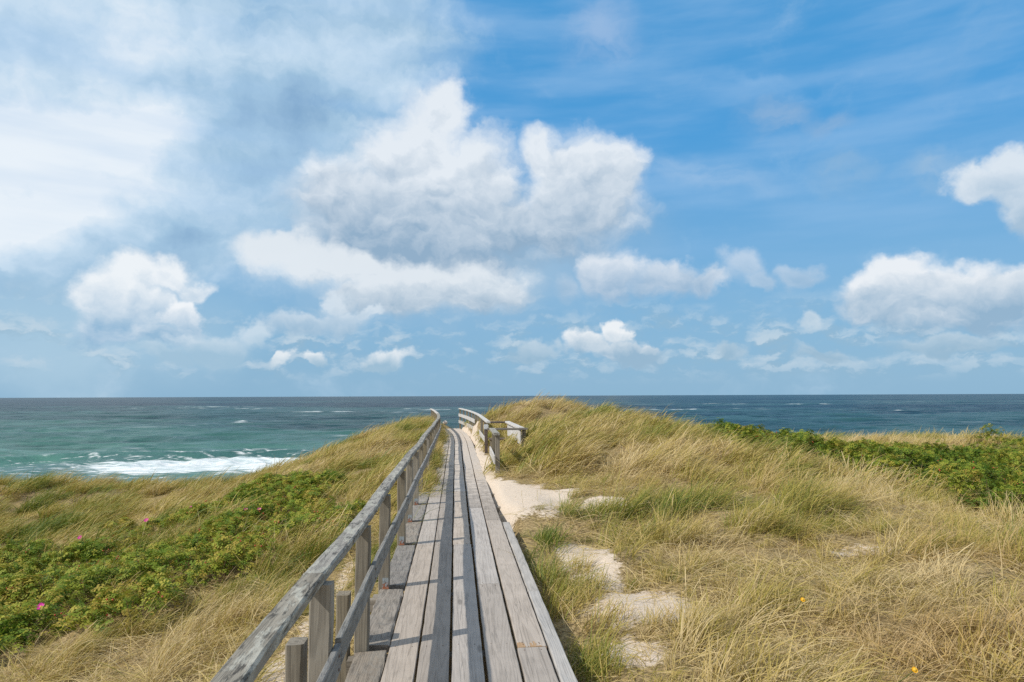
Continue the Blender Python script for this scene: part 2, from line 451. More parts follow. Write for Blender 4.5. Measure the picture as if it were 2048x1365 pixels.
m, t, out = material('galvanised_metal')
tcn = t.new('ShaderNodeTexCoord')
gx, gy, gz = t.sep(tcn.outputs['Object'])
n1 = t.noise(tcn.outputs['Object'], 45, 5, 0.6)
ru = t.maprange(t.math('ADD', n1, t.math('MULTIPLY', gz, -4.0)), 0.5, 0.62)
principled(t, out, t.mix(ru, (0.42, 0.47, 0.50), (0.24, 0.085, 0.035)), t.maprange(ru, 0, 1, 0.4, 0.9), 0.5, t.bump(n1, 0.4, 0.002), t.maprange(ru, 0, 1, 0.7, 0.0))
M_metal = m
m, t, out = material('zinc_cap')
principled(t, out, (0.62, 0.64, 0.65), 0.45, 0.5, None, 0.3); M_cap = m
m, t, out = material('gull_dropping_white'); principled(t, out, (0.75, 0.74, 0.7), 0.9); M_white = m

# ------------------------------------------------------------------ timber: a beam swept along a line
def sweep(path, w, h, cham=0.006, jit=0.0, step=0.14, twist=0.0, seed=0, side=None):
    """path: centre line points; w across (horizontal), h up. Returns verts, faces; a chamfered, slightly uneven timber."""
    r = random.Random(seed)
    pts = [Vector(p) for p in path]
    fine = [pts[0]]
    for a, b in zip(pts, pts[1:]):
        n = max(1, int(round((b - a).length / step)))
        for k in range(1, n + 1): fine.append(a.lerp(b, k / n))
    pr = [(-w/2 + cham, -h/2), (w/2 - cham, -h/2), (w/2, -h/2 + cham), (w/2, h/2 - cham),
          (w/2 - cham, h/2), (-w/2 + cham, h/2), (-w/2, h/2 - cham), (-w/2, -h/2 + cham)]
    V, Fc = [], []
    for i, p in enumerate(fine):
        d = (fine[min(i + 1, len(fine) - 1)] - fine[max(i - 1, 0)]).normalized()
        s = Vector(side) if side else (d.cross(Vector((0, 0, 1))) if abs(d.z) < 0.95 else Vector((1, 0, 0)))
        s = (s - d * s.dot(d)).normalized(); u = s.cross(d).normalized()
        e = 0.75 if i in (0, len(fine) - 1) else 0
        for (x, y) in pr:
            j = Vector((r.gauss(0, jit), r.gauss(0, jit), r.gauss(0, jit))) if jit else Vector()
            V.append(p + s * x * (1 - 0.01 * e) + u * y * (1 - 0.01 * e) + j)
    n = len(pr)
    for i in range(len(fine) - 1):
        for k in range(n):
            a, b = i * n + k, i * n + (k + 1) % n
            Fc.append((a, b, b + n, a + n))
    Fc.append(tuple(range(n - 1, -1, -1)))
    Fc.append(tuple((len(fine) - 1) * n + k for k in range(n)))
    return V, Fc

def timber(name, path, w, h, mat, parent, jit=0.0015, cham=0.006, side=None, seed=None, step=0.14):
    """a timber as its own mesh, its origin at its middle"""
    seed = seed if seed is not None else random.randrange(10**6)
    V, Fc = sweep(path, w, h, cham, jit, step, seed=seed, side=side)
    c = (Vector(path[0]) + Vector(path[-1])) / 2
    bm = bmesh.new()
    vs = [bm.verts.new(v - c) for v in V]
    for f in Fc: bm.faces.new([vs[i] for i in f])
    bmesh.ops.recalc_face_normals(bm, faces=bm.faces)
    me = bpy.data.meshes.new(name); bm.to_mesh(me); bm.free()
    return link_mesh(name, me, mat, parent, c)

def bend(y):
    """sideways shift of the walk's centre line at its seaward end"""
    return -0.00376 * max(0.0, y - 24.0) ** 2
def wbend(y): return 0.82 * bend(y)
def walk_z(y):
    return 0.0

def studs(o, spots, r, h, axis):
    """rusty fixing heads let into a timber, part of its mesh"""
    me = o.data; bm = bmesh.new(); bm.from_mesh(me); n0 = len(bm.faces)
    if len(me.materials) < 2: me.materials.append(M_nail)
    mi = len(me.materials) - 1
    for p in spots:
        q = bmesh.ops.create_cone(bm, cap_ends=True, segments=8, radius1=r, radius2=r * 0.8, depth=h)
        if axis == 'X': bmesh.ops.rotate(bm, cent=(0, 0, 0), matrix=Matrix.Rotation(R(90), 3, 'Y'), verts=q['verts'])
        bmesh.ops.translate(bm, vec=p, verts=q['verts'])
    bm.faces.ensure_lookup_table()
    for f in bm.faces[n0:]: f.material_index = mi
    bm.to_mesh(me); bm.free()
m, t, out = material('rusty_fixing'); tcn = t.new('ShaderNodeTexCoord')
principled(t, out, t.mix(t.noise(tcn.outputs['Object'], 60, 3, 0.6), (0.05, 0.04, 0.035), (0.16, 0.085, 0.05)), 0.75, 0.4); M_nail = m
joist_y = [0.4, 1.85, 3.28, 4.70, 6.1, 7.86, 9.25, 10.7, 12.1]

# ------------------------------------------------------------------ the boardwalk
walk = tag(empty('boardwalk', (0, 0, 0)), 'weathered grey plank boardwalk running straight between the dunes to the sea', 'boardwalk')
rows = [(-0.427, -0.240), (-0.227, -0.037), (-0.022, 0.172), (0.196, 0.392), (0.410, 0.602)]
joints = [
    [-1.0, 3.0, 7.82, 11.3, 15.9, 20.4, 25.0, 29.6, 33.0, 35.2],
    [-1.6, 2.4, 7.80, 11.85, 16.4, 21.0, 24.2, 28.7, 32.2, 35.2],
    [-1.2, 3.6, 7.79, 12.06, 14.6, 17.7, 22.4, 26.6, 31.0, 35.2],
    [-1.4, 1.6, 6.16, 10.3, 14.9, 18.9, 23.0, 27.3, 31.6, 35.2],
    [-1.1, 0.3, 4.62, 9.23, 13.8, 18.3, 22.1, 26.0, 30.5, 35.2]]
for (x0, x1), js in zip(rows, joints):
    for y0, y1 in zip(js, js[1:]):
        dxa, dxb = random.uniform(-0.004, 0.004), random.uniform(-0.004, 0.004)
        dz = random.uniform(-0.003, 0.002)
        n = 2 if y1 <= 24 else 6
        ys = np.linspace(y0 + 0.003, y1 - 0.003, n)
        path = [((x0 + x1) / 2 + wbend(y) + dxa + (dxb - dxa) * k / (n - 1), y, -0.025 + dz) for k, y in enumerate(ys)]
        pk = timber('plank', path, (x1 - x0) * random.uniform(0.985, 1.0), 0.05, M_frayed if abs(y0 - 4.62) < 0.01 else M_plank, walk, jit=0.0009, cham=0.004)
        cy = (y0 + y1) / 2
        sp = [((random.uniform(-.004, .004) + s_ * 0.055), jy - cy + random.uniform(-.012, .012), 0.0252) for jy in joist_y if y0 + .03 < jy < y1 - .03 for s_ in (-1, 1)]
        sp += [((s_ * 0.055), jy - cy, 0.0252) for jy in (y0 + .05, y1 - .05) if jy < 12 for s_ in (-1, 1)]
        studs(pk, sp, 0.0048, 0.003, 'Z')
for y0, y1 in ((-1.5, 2.2), (2.205, 5.9), (5.905, 9.1)):
    timber('edge_board', [(0.663, y0, -0.032), (0.663, y1, -0.032)], 0.092, 0.065, M_edge, walk, jit=0.0015)
post_y = [0.35, 1.78, 3.21, 4.635, 6.07, 7.80, 9.19, 10.62]
posts_far = [12.05, 13.5, 14.95, 16.4, 17.85, 19.3, 20.75, 22.2, 23.6, 25.0, 26.4, 27.8, 29.2, 30.6, 32.0, 33.4, 34.8, 36.2, 37.6]
prev = -1.0
for y in post_y:
    timber('kerb_board', [(-0.541, prev, -0.022), (-0.541, y - 0.018, -0.022)], 0.205, 0.056, M_kerb, walk, jit=0.003, cham=0.009, step=0.09)
    prev = y + 0.105
timber('kerb_board', [(-0.541, prev, -0.022), (-0.541, 12.0, -0.022)], 0.205, 0.056, M_kerb, walk, jit=0.003, cham=0.009)
for y in [0.4, 1.85, 3.28, 4.70, 6.1, 7.86, 9.25, 10.7, 12.1, 14.4, 16.9, 19.3, 21.8, 24.2, 26.7, 29.1, 31.6, 34.0]:
    xl = -0.70 if y < 7 else -0.5
    timber('joist', [(xl + wbend(y), y, -0.115), (0.70 + wbend(y), y, -0.115)], 0.10, 0.115, M_cross, walk, jit=0.0015)
# stump posts bolted outside the rail posts, and the cross beam ends that reach them
for y, top in ((1.80, 0.45), (3.40, 0.50), (4.78, 0.335)):
    timber('stub_post', [(-0.745, y, -1.1), (-0.745, y, top)], 0.085, 0.115, M_post, walk, jit=0.0016, cham=0.010, side=(1, 0, 0))
timber('cross_beam', [(-0.80, 5.97, -0.10), (-0.45, 5.97, -0.10)], 0.05, 0.11, M_cross, walk, jit=0.0015)

# ------------------------------------------------------------------ railing on the seaward-left side
rail = tag(empty('handrail', (-0.61, 0, 0)), 'long lichen-crusted handrail on square posts along the left edge of the boardwalk', 'handrail')
RX = -0.605
rail_loc = Vector((-0.61, 0, 0))
def place_child(o, parent):
    o.location = Vector(o.location) - Vector(parent.location)
def rise(y): return 0.0 if y < 22 else 0.0009 * (y - 22) ** 2
def rtop(y): return 0.852 + 0.012 * math.sin(y * 0.9) * (1 if y < 20 else 0.4) + rise(y) * 0.5
for i, y in enumerate(post_y + posts_far):
    lean = random.uniform(-0.012, 0.012)
    xp = RX + bend(y) + random.uniform(-0.004, 0.004)
    o = timber('post', [(xp + lean, y + 0.045, -0.9), (xp, y + 0.045, rtop(y) - 0.052)], 0.094 * random.uniform(0.93, 1.05), 0.085, M_post, rail, jit=0.0012, cham=0.008, side=(1, 0, 0), step=0.16)
    place_child(o, rail)
    if y in (6.07, 7.80, 9.19, 10.62):          # galvanised post shoes
        bm = bmesh.new()
        for (w_, h_, d_, c_) in ((0.052, 0.085, 0.005, (xp + 0.012, y - 0.0015, 0.055)), (0.06, 0.005, 0.03, (xp + 0.012, y - 0.010, 0.012))):
            r_ = bmesh.ops.create_cube(bm, size=1)
            bmesh.ops.scale(bm, vec=(w_, d_, h_), verts=r_['verts'])
            bmesh.ops.translate(bm, vec=Vector(c_) - Vector((xp + 0.012, y, 0.055)), verts=r_['verts'])
        for bx_, bz_ in ((-0.014, 0.02), (0.012, -0.012)):   # bolt heads
            r_ = bmesh.ops.create_cone(bm, cap_ends=True, segments=6, radius1=0.008, radius2=0.008, depth=0.008)
            bmesh.ops.rotate(bm, cent=(0, 0, 0), matrix=Matrix.Rotation(R(90), 3, 'X'), verts=r_['verts'])
            bmesh.ops.translate(bm, vec=(bx_, -0.007, bz_), verts=r_['verts'])
        me = bpy.data.meshes.new('bracket'); bm.to_mesh(me); bm.free()
        b = link_mesh('bracket', me, M_metal, o, Vector((xp + 0.012, y, 0.055)) - rail_loc - Vector(o.location))
ry = [-0.6, 3.22, 7.85, 12.1, 17.9, 23.6]
for y0, y1 in zip(ry, ry[1:]):
    n = max(2, int((y1 - y0) / 0.7))
    ys = np.linspace(y0 + 0.003, y1 - 0.003, n)
    o = timber('top_rail', [(RX - 0.028 + 0.008 * math.sin(y * 1.7), y, rtop(y) - 0.026) for y in ys], 0.098, 0.052, M_rail, rail, jit=0.0011, cham=0.009, step=0.10 if y1 < 9 else 0.15)
    place_child(o, rail)
for y0, y1 in ((23.6, 30.6), (30.605, 38.0)):
    ys = np.linspace(y0 + 0.003, y1, 10)
    o = timber('top_rail', [(RX - 0.02 + bend(y), y, rtop(y) - 0.026) for y in ys], 0.11, 0.055, M_pale if y0 > 30 else M_rail, rail, jit=0.002, cham=0.008, step=0.3)
    place_child(o, rail)
my = [-0.4, 3.33, 7.9, 12.15, 17.9, 23.6, 29.5, 37.2]
for k, (y0, y1) in enumerate(zip(my, my[1:])):
    n = max(2, int((y1 - y0) / 0.7))
    zz = lambda y: 0.475 + 0.010 * math.sin(y * 1.3 + 1) - (0.02 if y < 3.33 else 0)
    ys = np.linspace(y0 + 0.003, y1 - 0.003, n)
    o = timber('mid_rail', [(RX + 0.064 + bend(y), y, zz(y)) for y in ys], 0.030, 0.125, M_midrail, rail, jit=0.0009, cham=0.005, step=0.15 if y1 < 9 else 0.3)
    studs(o, [(0.0165, py_ + 0.045 - (y0 + y1) / 2, zz(py_) - (zz(ys[0]) + zz(ys[-1])) / 2 + dz_) for py_ in post_y if y0 < py_ + 0.045 < y1 for dz_ in (-0.03, 0.03)], 0.008, 0.006, 'X')
    place_child(o, rail)

# ------------------------------------------------------------------ short curved railing at the head of the beach steps (right)
far = tag(empty('railing', (0.8, 28, 0)), 'short grey curved railing with two boards at the seaward end of the walk', 'railing')
def fx(y): return 0.86 + (y - 20) * -0.008 + bend(y) + 0.05
fz = lambda y: 0.915 + 0.0055 * max(0, y - 20)
ys = np.linspace(19.75, 36.6, 18)
for y in (22.0, 24.4, 26.8, 28.3, 29.9, 31.5, 33.1, 34.8, 36.5):
    o = timber('post', [(fx(y) + 0.05, y, -0.8), (fx(y) + 0.05, y, fz(y) - 0.05)], 0.09, 0.10, M_post, far, side=(1, 0, 0)); place_child(o, far)
o = timber('top_rail', [(fx(y) + 0.03, y, fz(y) - 0.022) for y in ys], 0.115, 0.055, M_pale, far, step=0.4); place_child(o, far)
o = timber('board', [(fx(y) - 0.012, y, fz(y) * 0.64) for y in np.linspace(28.0, 36.6, 10)], 0.03, 0.16, M_pale, far, step=0.5); place_child(o, far)
o = timber('board', [(fx(y) - 0.012, y, fz(y) * 0.30) for y in np.linspace(28.0, 36.6, 10)], 0.03, 0.16, M_pale, far, step=0.5); place_child(o, far)
o = timber('board', [(fx(y) - 0.012, y, 0.36 - 0.02 * (28 - y) * 0.3) for y in np.linspace(20.0, 27.99, 9)], 0.03, 0.16, M_pale, far, step=0.5); place_child(o, far)

# capped corner post of the seating bay
cp = tag(empty('capped_post', (0.865, 19.55, 0)), 'brown square post with a pale metal cap beside the seating bay', 'post')
timber('post_shaft', [(0, 0, -0.7), (0, 0, 0.70)], 0.085, 0.095, M_darkcross, cp, side=(1, 0, 0))
bm = bmesh.new(); bmesh.ops.create_cube(bm, size=1); bmesh.ops.scale(bm, vec=(0.135, 0.135, 0.135), verts=bm.verts)
bmesh.ops.bevel(bm, geom=list(bm.edges), offset=0.016, segments=2, affect='EDGES')
me = bpy.data.meshes.new('cap'); bm.to_mesh(me); bm.free(); link_mesh('cap', me, M_cap, cp, (0, 0, 0.77))

# ------------------------------------------------------------------ seating bay let into the dune
bay = tag(empty('seating_bay', (1.2, 17.8, 0)), 'wooden seating bay with bench boards and rails let into the right-hand dune', 'bench')
def B(name, path, w, h, mat, side=None):
    o = timber(name, path, w, h, mat, bay, side=side, step=0.3); place_child(o, bay); return o
B('rail', [(0.93, 19.95, 0.885), (1.46, 19.95, 0.885)], 0.11, 0.05, M_darkcross)
B('rail', [(1.50, 20.0, 0.89), (1.53, 15.92, 0.89)], 0.14, 0.05, M_pale)
B('back_panel', [(1.50, 19.8, 0.68), (1.52, 16.05, 0.68)], 0.03, 0.34, M_pale)
B('rail', [(0.72, 15.85, 0.885), (1.66, 15.85, 0.885)], 0.10, 0.045, M_cross)
for x, y in ((1.55, 19.9), (1.59, 15.98)):
    B('post', [(x, y, -0.4), (x, y, 0.86)], 0.08, 0.08, M_post, (1, 0, 0))
for k in range(3):
    B('seat_board', [(0.93, 19.05 + 0.16 * k, 0.45), (1.46, 19.05 + 0.16 * k, 0.45)], 0.145, 0.04, M_darkcross)
B('step_board', [(0.90, 18.05, 0.24), (1.10, 18.05, 0.24)], 0.36, 0.06, M_darkcross)
for x in (1.0, 1.4):
    B('leg', [(x, 19.2, -0.2), (x, 19.2, 0.43)], 0.08, 0.08, M_post, (1, 0, 0))
# rail that closes the bay towards the walk
gate = tag(empty('side_railing', (0.83, 14.6, 0)), 'low railing with one pale board standing in the grass before the seating bay', 'railing')
def Gt(name, path, w, h, mat, side=None):
    o = timber(name, path, w, h, mat, gate, side=side, step=0.3); place_child(o, gate); return o
Gt('top_rail', [(0.83, 15.75, 0.895), (0.83, 13.9, 0.875)], 0.12, 0.05, M_rail)
Gt('post', [(0.85, 15.35, -0.3), (0.85, 15.35, 0.865)], 0.085, 0.085, M_post, (1, 0, 0))
Gt('post', [(0.85, 14.0, -0.4), (0.85, 14.0, 0.848)], 0.09, 0.09, M_post, (1, 0, 0))
Gt('board', [(0.785, 15.7, 0.42), (0.785, 13.9, 0.36)], 0.03, 0.17, M_pale)
# ------------------------------------------------------------------ the dunes: one sheet from behind the camera to beneath the sea
SEA_Z = -10.35
CTRL = np.array([
 # right of the walk
 (1.0,2,-.32),(3,2,-.28),(6,2,-.3),(10,2,-.4),(1.2,5,-.26),(3,5,-.15),(6,5,-.15),(9,4,-.3),
 (1.0,8,-.16),(3,8,-.05),(6,8,-.08),(9,8,-.3),(13,7,-.4),
 (1.0,11,-.01),(2.5,11,.02),(5,11,.10),(9,11,-.35),(13,11,-.5),(17,12,-.55),
 (1.2,15,.22),(1.45,16.4,.62),(1.35,17.6,.40),(1.4,13.6,.22),(2.0,15.5,.62),(3,15,.45),(5,15,.45),(8,15,-.1),(12,15,-.6),(17,15,-.6),
 (1.2,19,-.05),(1.9,19,.30),(3,20,.85),(5,20,.8),(8,20,.1),(12,20,-.5),(18,20,-.55),
 (1.6,24,.25),(2.4,25,.95),(3.3,27,1.38),(4.5,26,1.0),(6.8,24,.5),(9.2,22,.05),(14,25,-.45),(20,26,-.35),(24,24,-.3),
 (1.2,30,0),(2.2,31,.5),(3.4,32,.6),(6,31,-.1),(10,30,-.7),(15,31,-.8),(22,32,-.9),
 (1.2,36,-.6),(4,38,-1.2),(10,38,-2.6),(20,40,-3.0),(30,30,-1.0),(30,12,-.6),(30,0,-.6),
 # left of the walk
 (-1,2,-.55),(-3,2,-.8),(-6,2,-1.05),(-1,5,-.5),(-3,5,-.75),(-6,5,-1.0),(-10,5,-1.3),
 (-1,8,-.40),(-3,8,-.8),(-6,8,-1.15),(-11,8,-1.5),
 (-1,12,-.18),(-2.5,12,-.5),(-6,12,-1.25),(-12,12,-1.75),
 (-1,16,-.02),(-2.5,16,-.25),(-6,16,-1.15),(-12,16,-1.85),(-18,16,-1.9),
 (-1,20,.02),(-2.5,21,.0),(-5,20,-.75),(-8,21,-1.5),(-14,21,-1.5),(-20,20,-1.45),
 (-1.2,25,.12),(-2.5,26,.2),(-5,27,-.6),(-8,26,-1.65),(-11,24.5,-1.40),(-15,22.5,-1.18),(-22,24,-1.2),
 (-1.7,31,.30),(-3.4,31.5,-.1),(-4.7,31,-.6),(-6,30,-1.05),(-7.8,28,-1.65),
 (-2.2,36,.25),(-1.1,36.5,.32),(-0.7,36.5,.2),(-0.2,37,-.5),(-1.5,38,.0),(-3.5,37,-.4),(-6,36,-2.4),(-10,33,-3.2),(-16,30,-3.4),(-25,30,-3.4),(-30,12,-2.0),(-30,0,-1.6),
 (-6,-6,-1.2),(6,-6,-.5),(0,-8,-.5),(-20,-8,-1.5),(20,-8,-.6),
])
def _phi(r2): return 0.5 * r2 * np.log(r2 + 1e-9)
_P = CTRL[:, :2] / 10.0
_n = len(_P)
_K = _phi(((_P[:, None] - _P[None]) ** 2).sum(-1)) + np.eye(_n) * 0.004
_A = np.zeros((_n + 3, _n + 3)); _A[:_n, :_n] = _K
_A[:_n, _n] = 1; _A[:_n, _n + 1:] = _P; _A[_n:, :_n] = _A[:_n, _n:].T
_w = np.linalg.solve(_A, np.concatenate([CTRL[:, 2], np.zeros(3)]))
def tps(x, y):
    sh = np.shape(x); x = np.clip(np.ravel(x), -30, 30) / 10; y = np.clip(np.ravel(y), -8, 42) / 10
    out = np.empty_like(x)
    for s in range(0, len(x), 20000):
        q = np.stack([x[s:s + 20000], y[s:s + 20000]], -1)
        out[s:s + 20000] = _phi(((q[:, None] - _P[None]) ** 2).sum(-1)) @ _w[:_n] + _w[_n] + q @ _w[_n + 1:]
    return out.reshape(sh)
def bend_np(y): return -0.00376 * np.maximum(0, y - 24.0) ** 2
def ground(x, y, detail=True):
    x = np.asarray(x, float); y = np.asarray(y, float)
    z = tps(x, y)
    if detail:
        hum = (fbm(x + 40, y + 40, 3, 0.8) - 0.5) * 0.50 + (fbm(x + 9, y + 3, 3, 3.0) - 0.5) * 0.11
        z = z + hum * smooth01(0.75, 1.8, np.abs(x - 0.15 - bend_np(y)))
        z = z + (fbm(x, y, 3, 9.0) - 0.5) * 0.03
    # seaward face of the dunes, the beach, and the sea bed
    f = smooth01(36, 47, y - 0.10 * np.abs(x))
    beach = np.interp(y, [36, 50, 62, 74, 90, 110, 200, 400], [-2.5, -6.0, -8.6, -9.5, -10.45, -11.3, -16, -30])
    z = z * (1 - f) + beach * f
    # land behind and beside, gently rolling
    # cut under the walk
    xc = x - bend_np(y)
    inside = smooth01(-0.85, -0.58, xc) * (1 - smooth01(0.68, 0.80, xc)) * (1 - smooth01(35.25, 35.7, y))
    low = np.where(y < 9.5, -0.36, -0.36 + 0.22 * smooth01(9.5, 14, y))
    z = z * (1 - inside) + np.minimum(z, low) * inside
    # sand drifted over the right-hand boards
    edge = np.interp(y, [9.0, 9.7, 11, 13, 15, 18, 22, 25], [0.85, 0.70, 0.60, 0.50, 0.44, 0.44, 0.50, 0.8])
    wob = (fbm(x * 0 + 3.3, y, 3, 1.3) - 0.5) * 0.16
    drift = smooth01(edge + wob - 0.02, edge + wob + 0.16, xc) * (1 - smooth01(1.25, 1.7, xc)) * smooth01(9.0, 9.9, y) * (1 - smooth01(23.5, 26, y))
    zd = 0.004 + 0.05 * smooth01(edge, edge + 0.7, xc) + (fbm(x, y, 3, 6.0) - 0.5) * 0.02
    z = z * (1 - drift) + np.maximum(zd, z * 0.35 + zd * 0.65) * drift
    # sand against the left boards
    dl = smooth01(11, 13, y) * (1 - smooth01(35, 36, y)) * smooth01(-0.95, -0.75, xc) * (1 - smooth01(-0.50, -0.40, xc))
    z = z * (1 - dl) + np.maximum(z, 0.015) * dl
    return z

# bare sand: patches between the tussocks (x, y, half-length, half-width, turn)
BARE = [(1.3, 11.0, 0.75, 1.25, 0), (2.15, 10.3, 0.55, 0.5, 0), (1.45, 7.6, 0.40, 1.05, -4), (1.66, 5.95, 0.52, 0.46, 8), (1.28, 5.05, 0.28, 0.28, 0),
        (4.7, 7.5, 0.5, 0.35, 10), (-1.32, 6.0, 0.17, 2.6, 0)]
def bare(x, y):
    x = np.asarray(x, float); y = np.asarray(y, float)
    b = np.zeros(np.shape(x))
    n = (fbm(x, y, 3, 2.2) - 0.5) * 1.1
    for cx, cy, a, c, rt_ in BARE:
        ca, sa = math.cos(R(rt_)), math.sin(R(rt_))
        u = ((x - cx) * ca + (y - cy) * sa) / a; v = (-(x - cx) * sa + (y - cy) * ca) / c
        b = np.maximum(b, 1 - smooth01(0.50, 1.32, np.sqrt(u * u + v * v) + n))
    xc = x - bend_np(y)
    b = np.maximum(b, smooth01(0.2, 0.5, xc) * (1 - smooth01(np.where(y > 13, 0.76, 0.95), np.where(y > 13, 0.92, 1.25), xc + n * 0.2)) * smooth01(9.2, 10, y) * (1 - smooth01(35, 36, y)))
    b = np.maximum(b, smooth01(-1.1, -0.75, xc) * (1 - smooth01(-0.6, -0.5, xc)) * 0.3 * smooth01(11, 13, y))
    b = np.maximum(b, smooth01(44, 52, y))
    return b

# rose thickets: x, y, radii, turn, height
ROSE_L = [(-6.8, 11.4, 2.5, 2.1, 10, 0.24), (-9.0, 13.0, 2.2, 1.9, 0, 0.26), (-4.7, 11.0, 2.1, 1.9, 20, 0.24), (-3.2, 11.8, 1.4, 2.2, 10, 0.22), (-4.2, 15.6, 1.6, 2.2, 20, 0.24),
          (-4.5, 17.0, 0.9, 0.9, 0, 0.3), (-4.4, 8.3, 1.5, 0.7, 0, 0.26), (-6.8, 8.3, 1.7, 0.8, 0, 0.28), (-1.9, 11.3, 0.6, 1.3, 0, 0.26), (-10.5, 10.6, 2.2, 1.8, 0, 0.26), (-6.3, 14.6, 0.9, 0.8, 0, 0.3), (-5.4, 9.3, 2.0, 0.9, 0, 0.28), (-3.6, 9.7, 1.2, 0.8, 0, 0.26), (-7.8, 9.4, 1.6, 1.0, 0, 0.3), (-3.6, 8.0, 0.7, 0.4, 0, 0.25), (-5.2, 7.4, 0.8, 0.5, 0, 0.25)]
ROSE_R = [(10.8, 11.0, 2.4, 1.6, 0, 0.5), (9.6, 18.2, 2.5, 3.8, 0, 0.55), (12.0, 15.6, 3.4, 3.2, 0, 0.55), (16.0, 16.0, 4.0, 4.6, 0, 0.58), (20.5, 17.0, 4.0, 6.0, 0, 0.72), (10.6, 12.6, 2.6, 1.7, 15, 0.48), (13.5, 20.2, 5.5, 1.9, 0, 0.5), (10.2, 22.5, 1.3, 2.0, 0, 0.45)]
def rose_field(lst, x, y):
    b = np.zeros(np.shape(x)); h = np.zeros(np.shape(x))
    n = (fbm(np.asarray(x) + 5, np.asarray(y) + 8, 4, 1.1) - 0.5) * 0.9
    for cx, cy, a, c, rt_, hh in lst:
        ca, sa = math.cos(R(rt_)), math.sin(R(rt_))
        u = ((x - cx) * ca + (y - cy) * sa) / a; v = (-(x - cx) * sa + (y - cy) * ca) / c
        k = 1 - smooth01(0.75, 1.1, np.sqrt(u * u + v * v) + n)
        h = np.where(k * hh > h, k * hh, h); b = np.maximum(b, k)
    return b, h

def nonuni(lo, hi, fine_lo, fine_hi, step, grow=1.12):
    a = list(np.arange(fine_lo, fine_hi + 1e-6, step))
    s, v = step, fine_hi
    while v < hi: s *= grow; v += s; a.append(v)
    s, v = step, fine_lo
    pre = []
    while v > lo: s *= grow; v -= s; pre.append(v)
    return np.array(pre[::-1] + a)
gxs = nonuni(-900, 900, -12, 14, 0.12, 1.07)
gys = nonuni(-400, 400, 1.0, 26, 0.12, 1.05)
GX, GY = np.meshgrid(gxs, gys)
GZ = ground(GX, GY)
me = grid_mesh('dune_ground', GX, GY, GZ)
bb = bare(GX, GY)
at = me.attributes.new('bare', 'FLOAT', 'POINT'); at.data.foreach_set('value', bb.astype(np.float32).ravel())
m, t, out = material('sand')
geo = t.new('ShaderNodeNewGeometry'); P = geo.outputs['Position']
att = t.new('ShaderNodeAttribute'); att.attribute_name = 'bare'
n1 = t.noise(P, 1.2, 5, 0.6); n2 = t.noise(P, 14.0, 6, 0.7); n3 = t.noise(P, 120.0, 3, 0.6); n4 = t.noise(P, 7.0, 5, 0.65, 1.0)
sand = t.mix(n1, (0.56, 0.46, 0.36), (0.65, 0.555, 0.45))
sand = t.mix(t.maprange(n2, 0.5, 0.75, 0, 0.3), sand, (0.42, 0.32, 0.23))
n5 = t.noise(P, 22.0, 5, 0.7)
litter = t.mix(t.maprange(n5, 0.3, 0.7), (0.11, 0.078, 0.036), (0.42, 0.315, 0.16))
cov = t.maprange(t.math('ADD', att.outputs['Fac'], t.math('ADD', t.math('MULTIPLY', t.math('SUBTRACT', n4, 0.5), 0.8), t.math('MULTIPLY', t.math('SUBTRACT', n5, 0.5), 1.3))), 0.30, 0.66)
spk = t.noise(t.mapping(P, scale=(1, 0.4, 1)), 55.0, 4, 0.75)
sand = t.mix(t.maprange(spk, 0.60, 0.68, 0, 0.7), sand, (0.16, 0.11, 0.06))
col = t.mix(cov, litter, sand)
hh = t.math('ADD', t.math('MULTIPLY', n4, 0.6), t.math('ADD', t.math('MULTIPLY', n2, 0.8), t.math('MULTIPLY', n3, 0.12)))
principled(t, out, col, 0.95, 0.1, t.bump(hh, 0.6, 0.035))
tag(link_mesh('ground', me, m), 'pale sandy dune ground under the grass', None, kind='structure')

# ------------------------------------------------------------------ the sea
def lin_geo(lo, hi, n): return lo * (hi / lo) ** (np.arange(1, n + 1) / n)
def rows():
    v, r = 76.0, []
    while v < 3500: r.append(v); v += max(0.75, v * 0.0055)
    while v < 90000: r.append(v); v *= 1.08
    return np.array(r)
sy = rows()
uu = np.concatenate([np.linspace(-1.1, 1.1, 640)])
uo = 1.1 * 1.25 ** np.arange(1, 22)
uu = np.concatenate([-uo[::-1], uu, uo])
SX = uu[None] * (sy[:, None] + 30.0); SY = np.repeat(sy[:, None], len(uu), 1)
wobx = (fbm(SX, SX * 0 + 2, 3, 0.03) - 0.5)
def ridge(d, a, b):            # steep towards the land, long towards the sea
    return np.where(d < 0, np.exp(-(d / a) ** 2), np.exp(-(d / b) ** 2))
br1 = 124 + wobx * 26 + SX * 0.06
br2 = 152 + (fbm(SX + 50, SX * 0 + 7, 3, 0.025) - 0.5) * 24 + SX * 0.02
br3 = 184 + (fbm(SX + 150, SX * 0 + 1, 3, 0.02) - 0.5) * 26
SZ = np.full(SX.shape, SEA_Z)
SZ = SZ + 1.25 * ridge(SY - br1 - 6, 3.2, 7) * smooth01(0.25, 0.6, fbm(SX, SX * 0 + 11, 2, 0.02))
SZ = SZ + 0.75 * ridge(SY - br2, 4, 9) * smooth01(0.3, 0.6, fbm(SX, SX * 0 + 31, 2, 0.018))
SZ = SZ + 0.55 * ridge(SY - br3, 5, 10) * smooth01(0.3, 0.6, fbm(SX, SX * 0 + 51, 2, 0.018))
def crest(lx, ly, ox, oy):     # sharp-crested wind waves, longer along the crest
    a = vnoise(SX / lx + ox + SY * 0.02 / lx, SY / ly + oy)
    return 1 - np.abs(2 * a - 1)
cell = np.maximum(0.75, SY * 0.0055)
sea_h = np.zeros(SX.shape); norm = 0
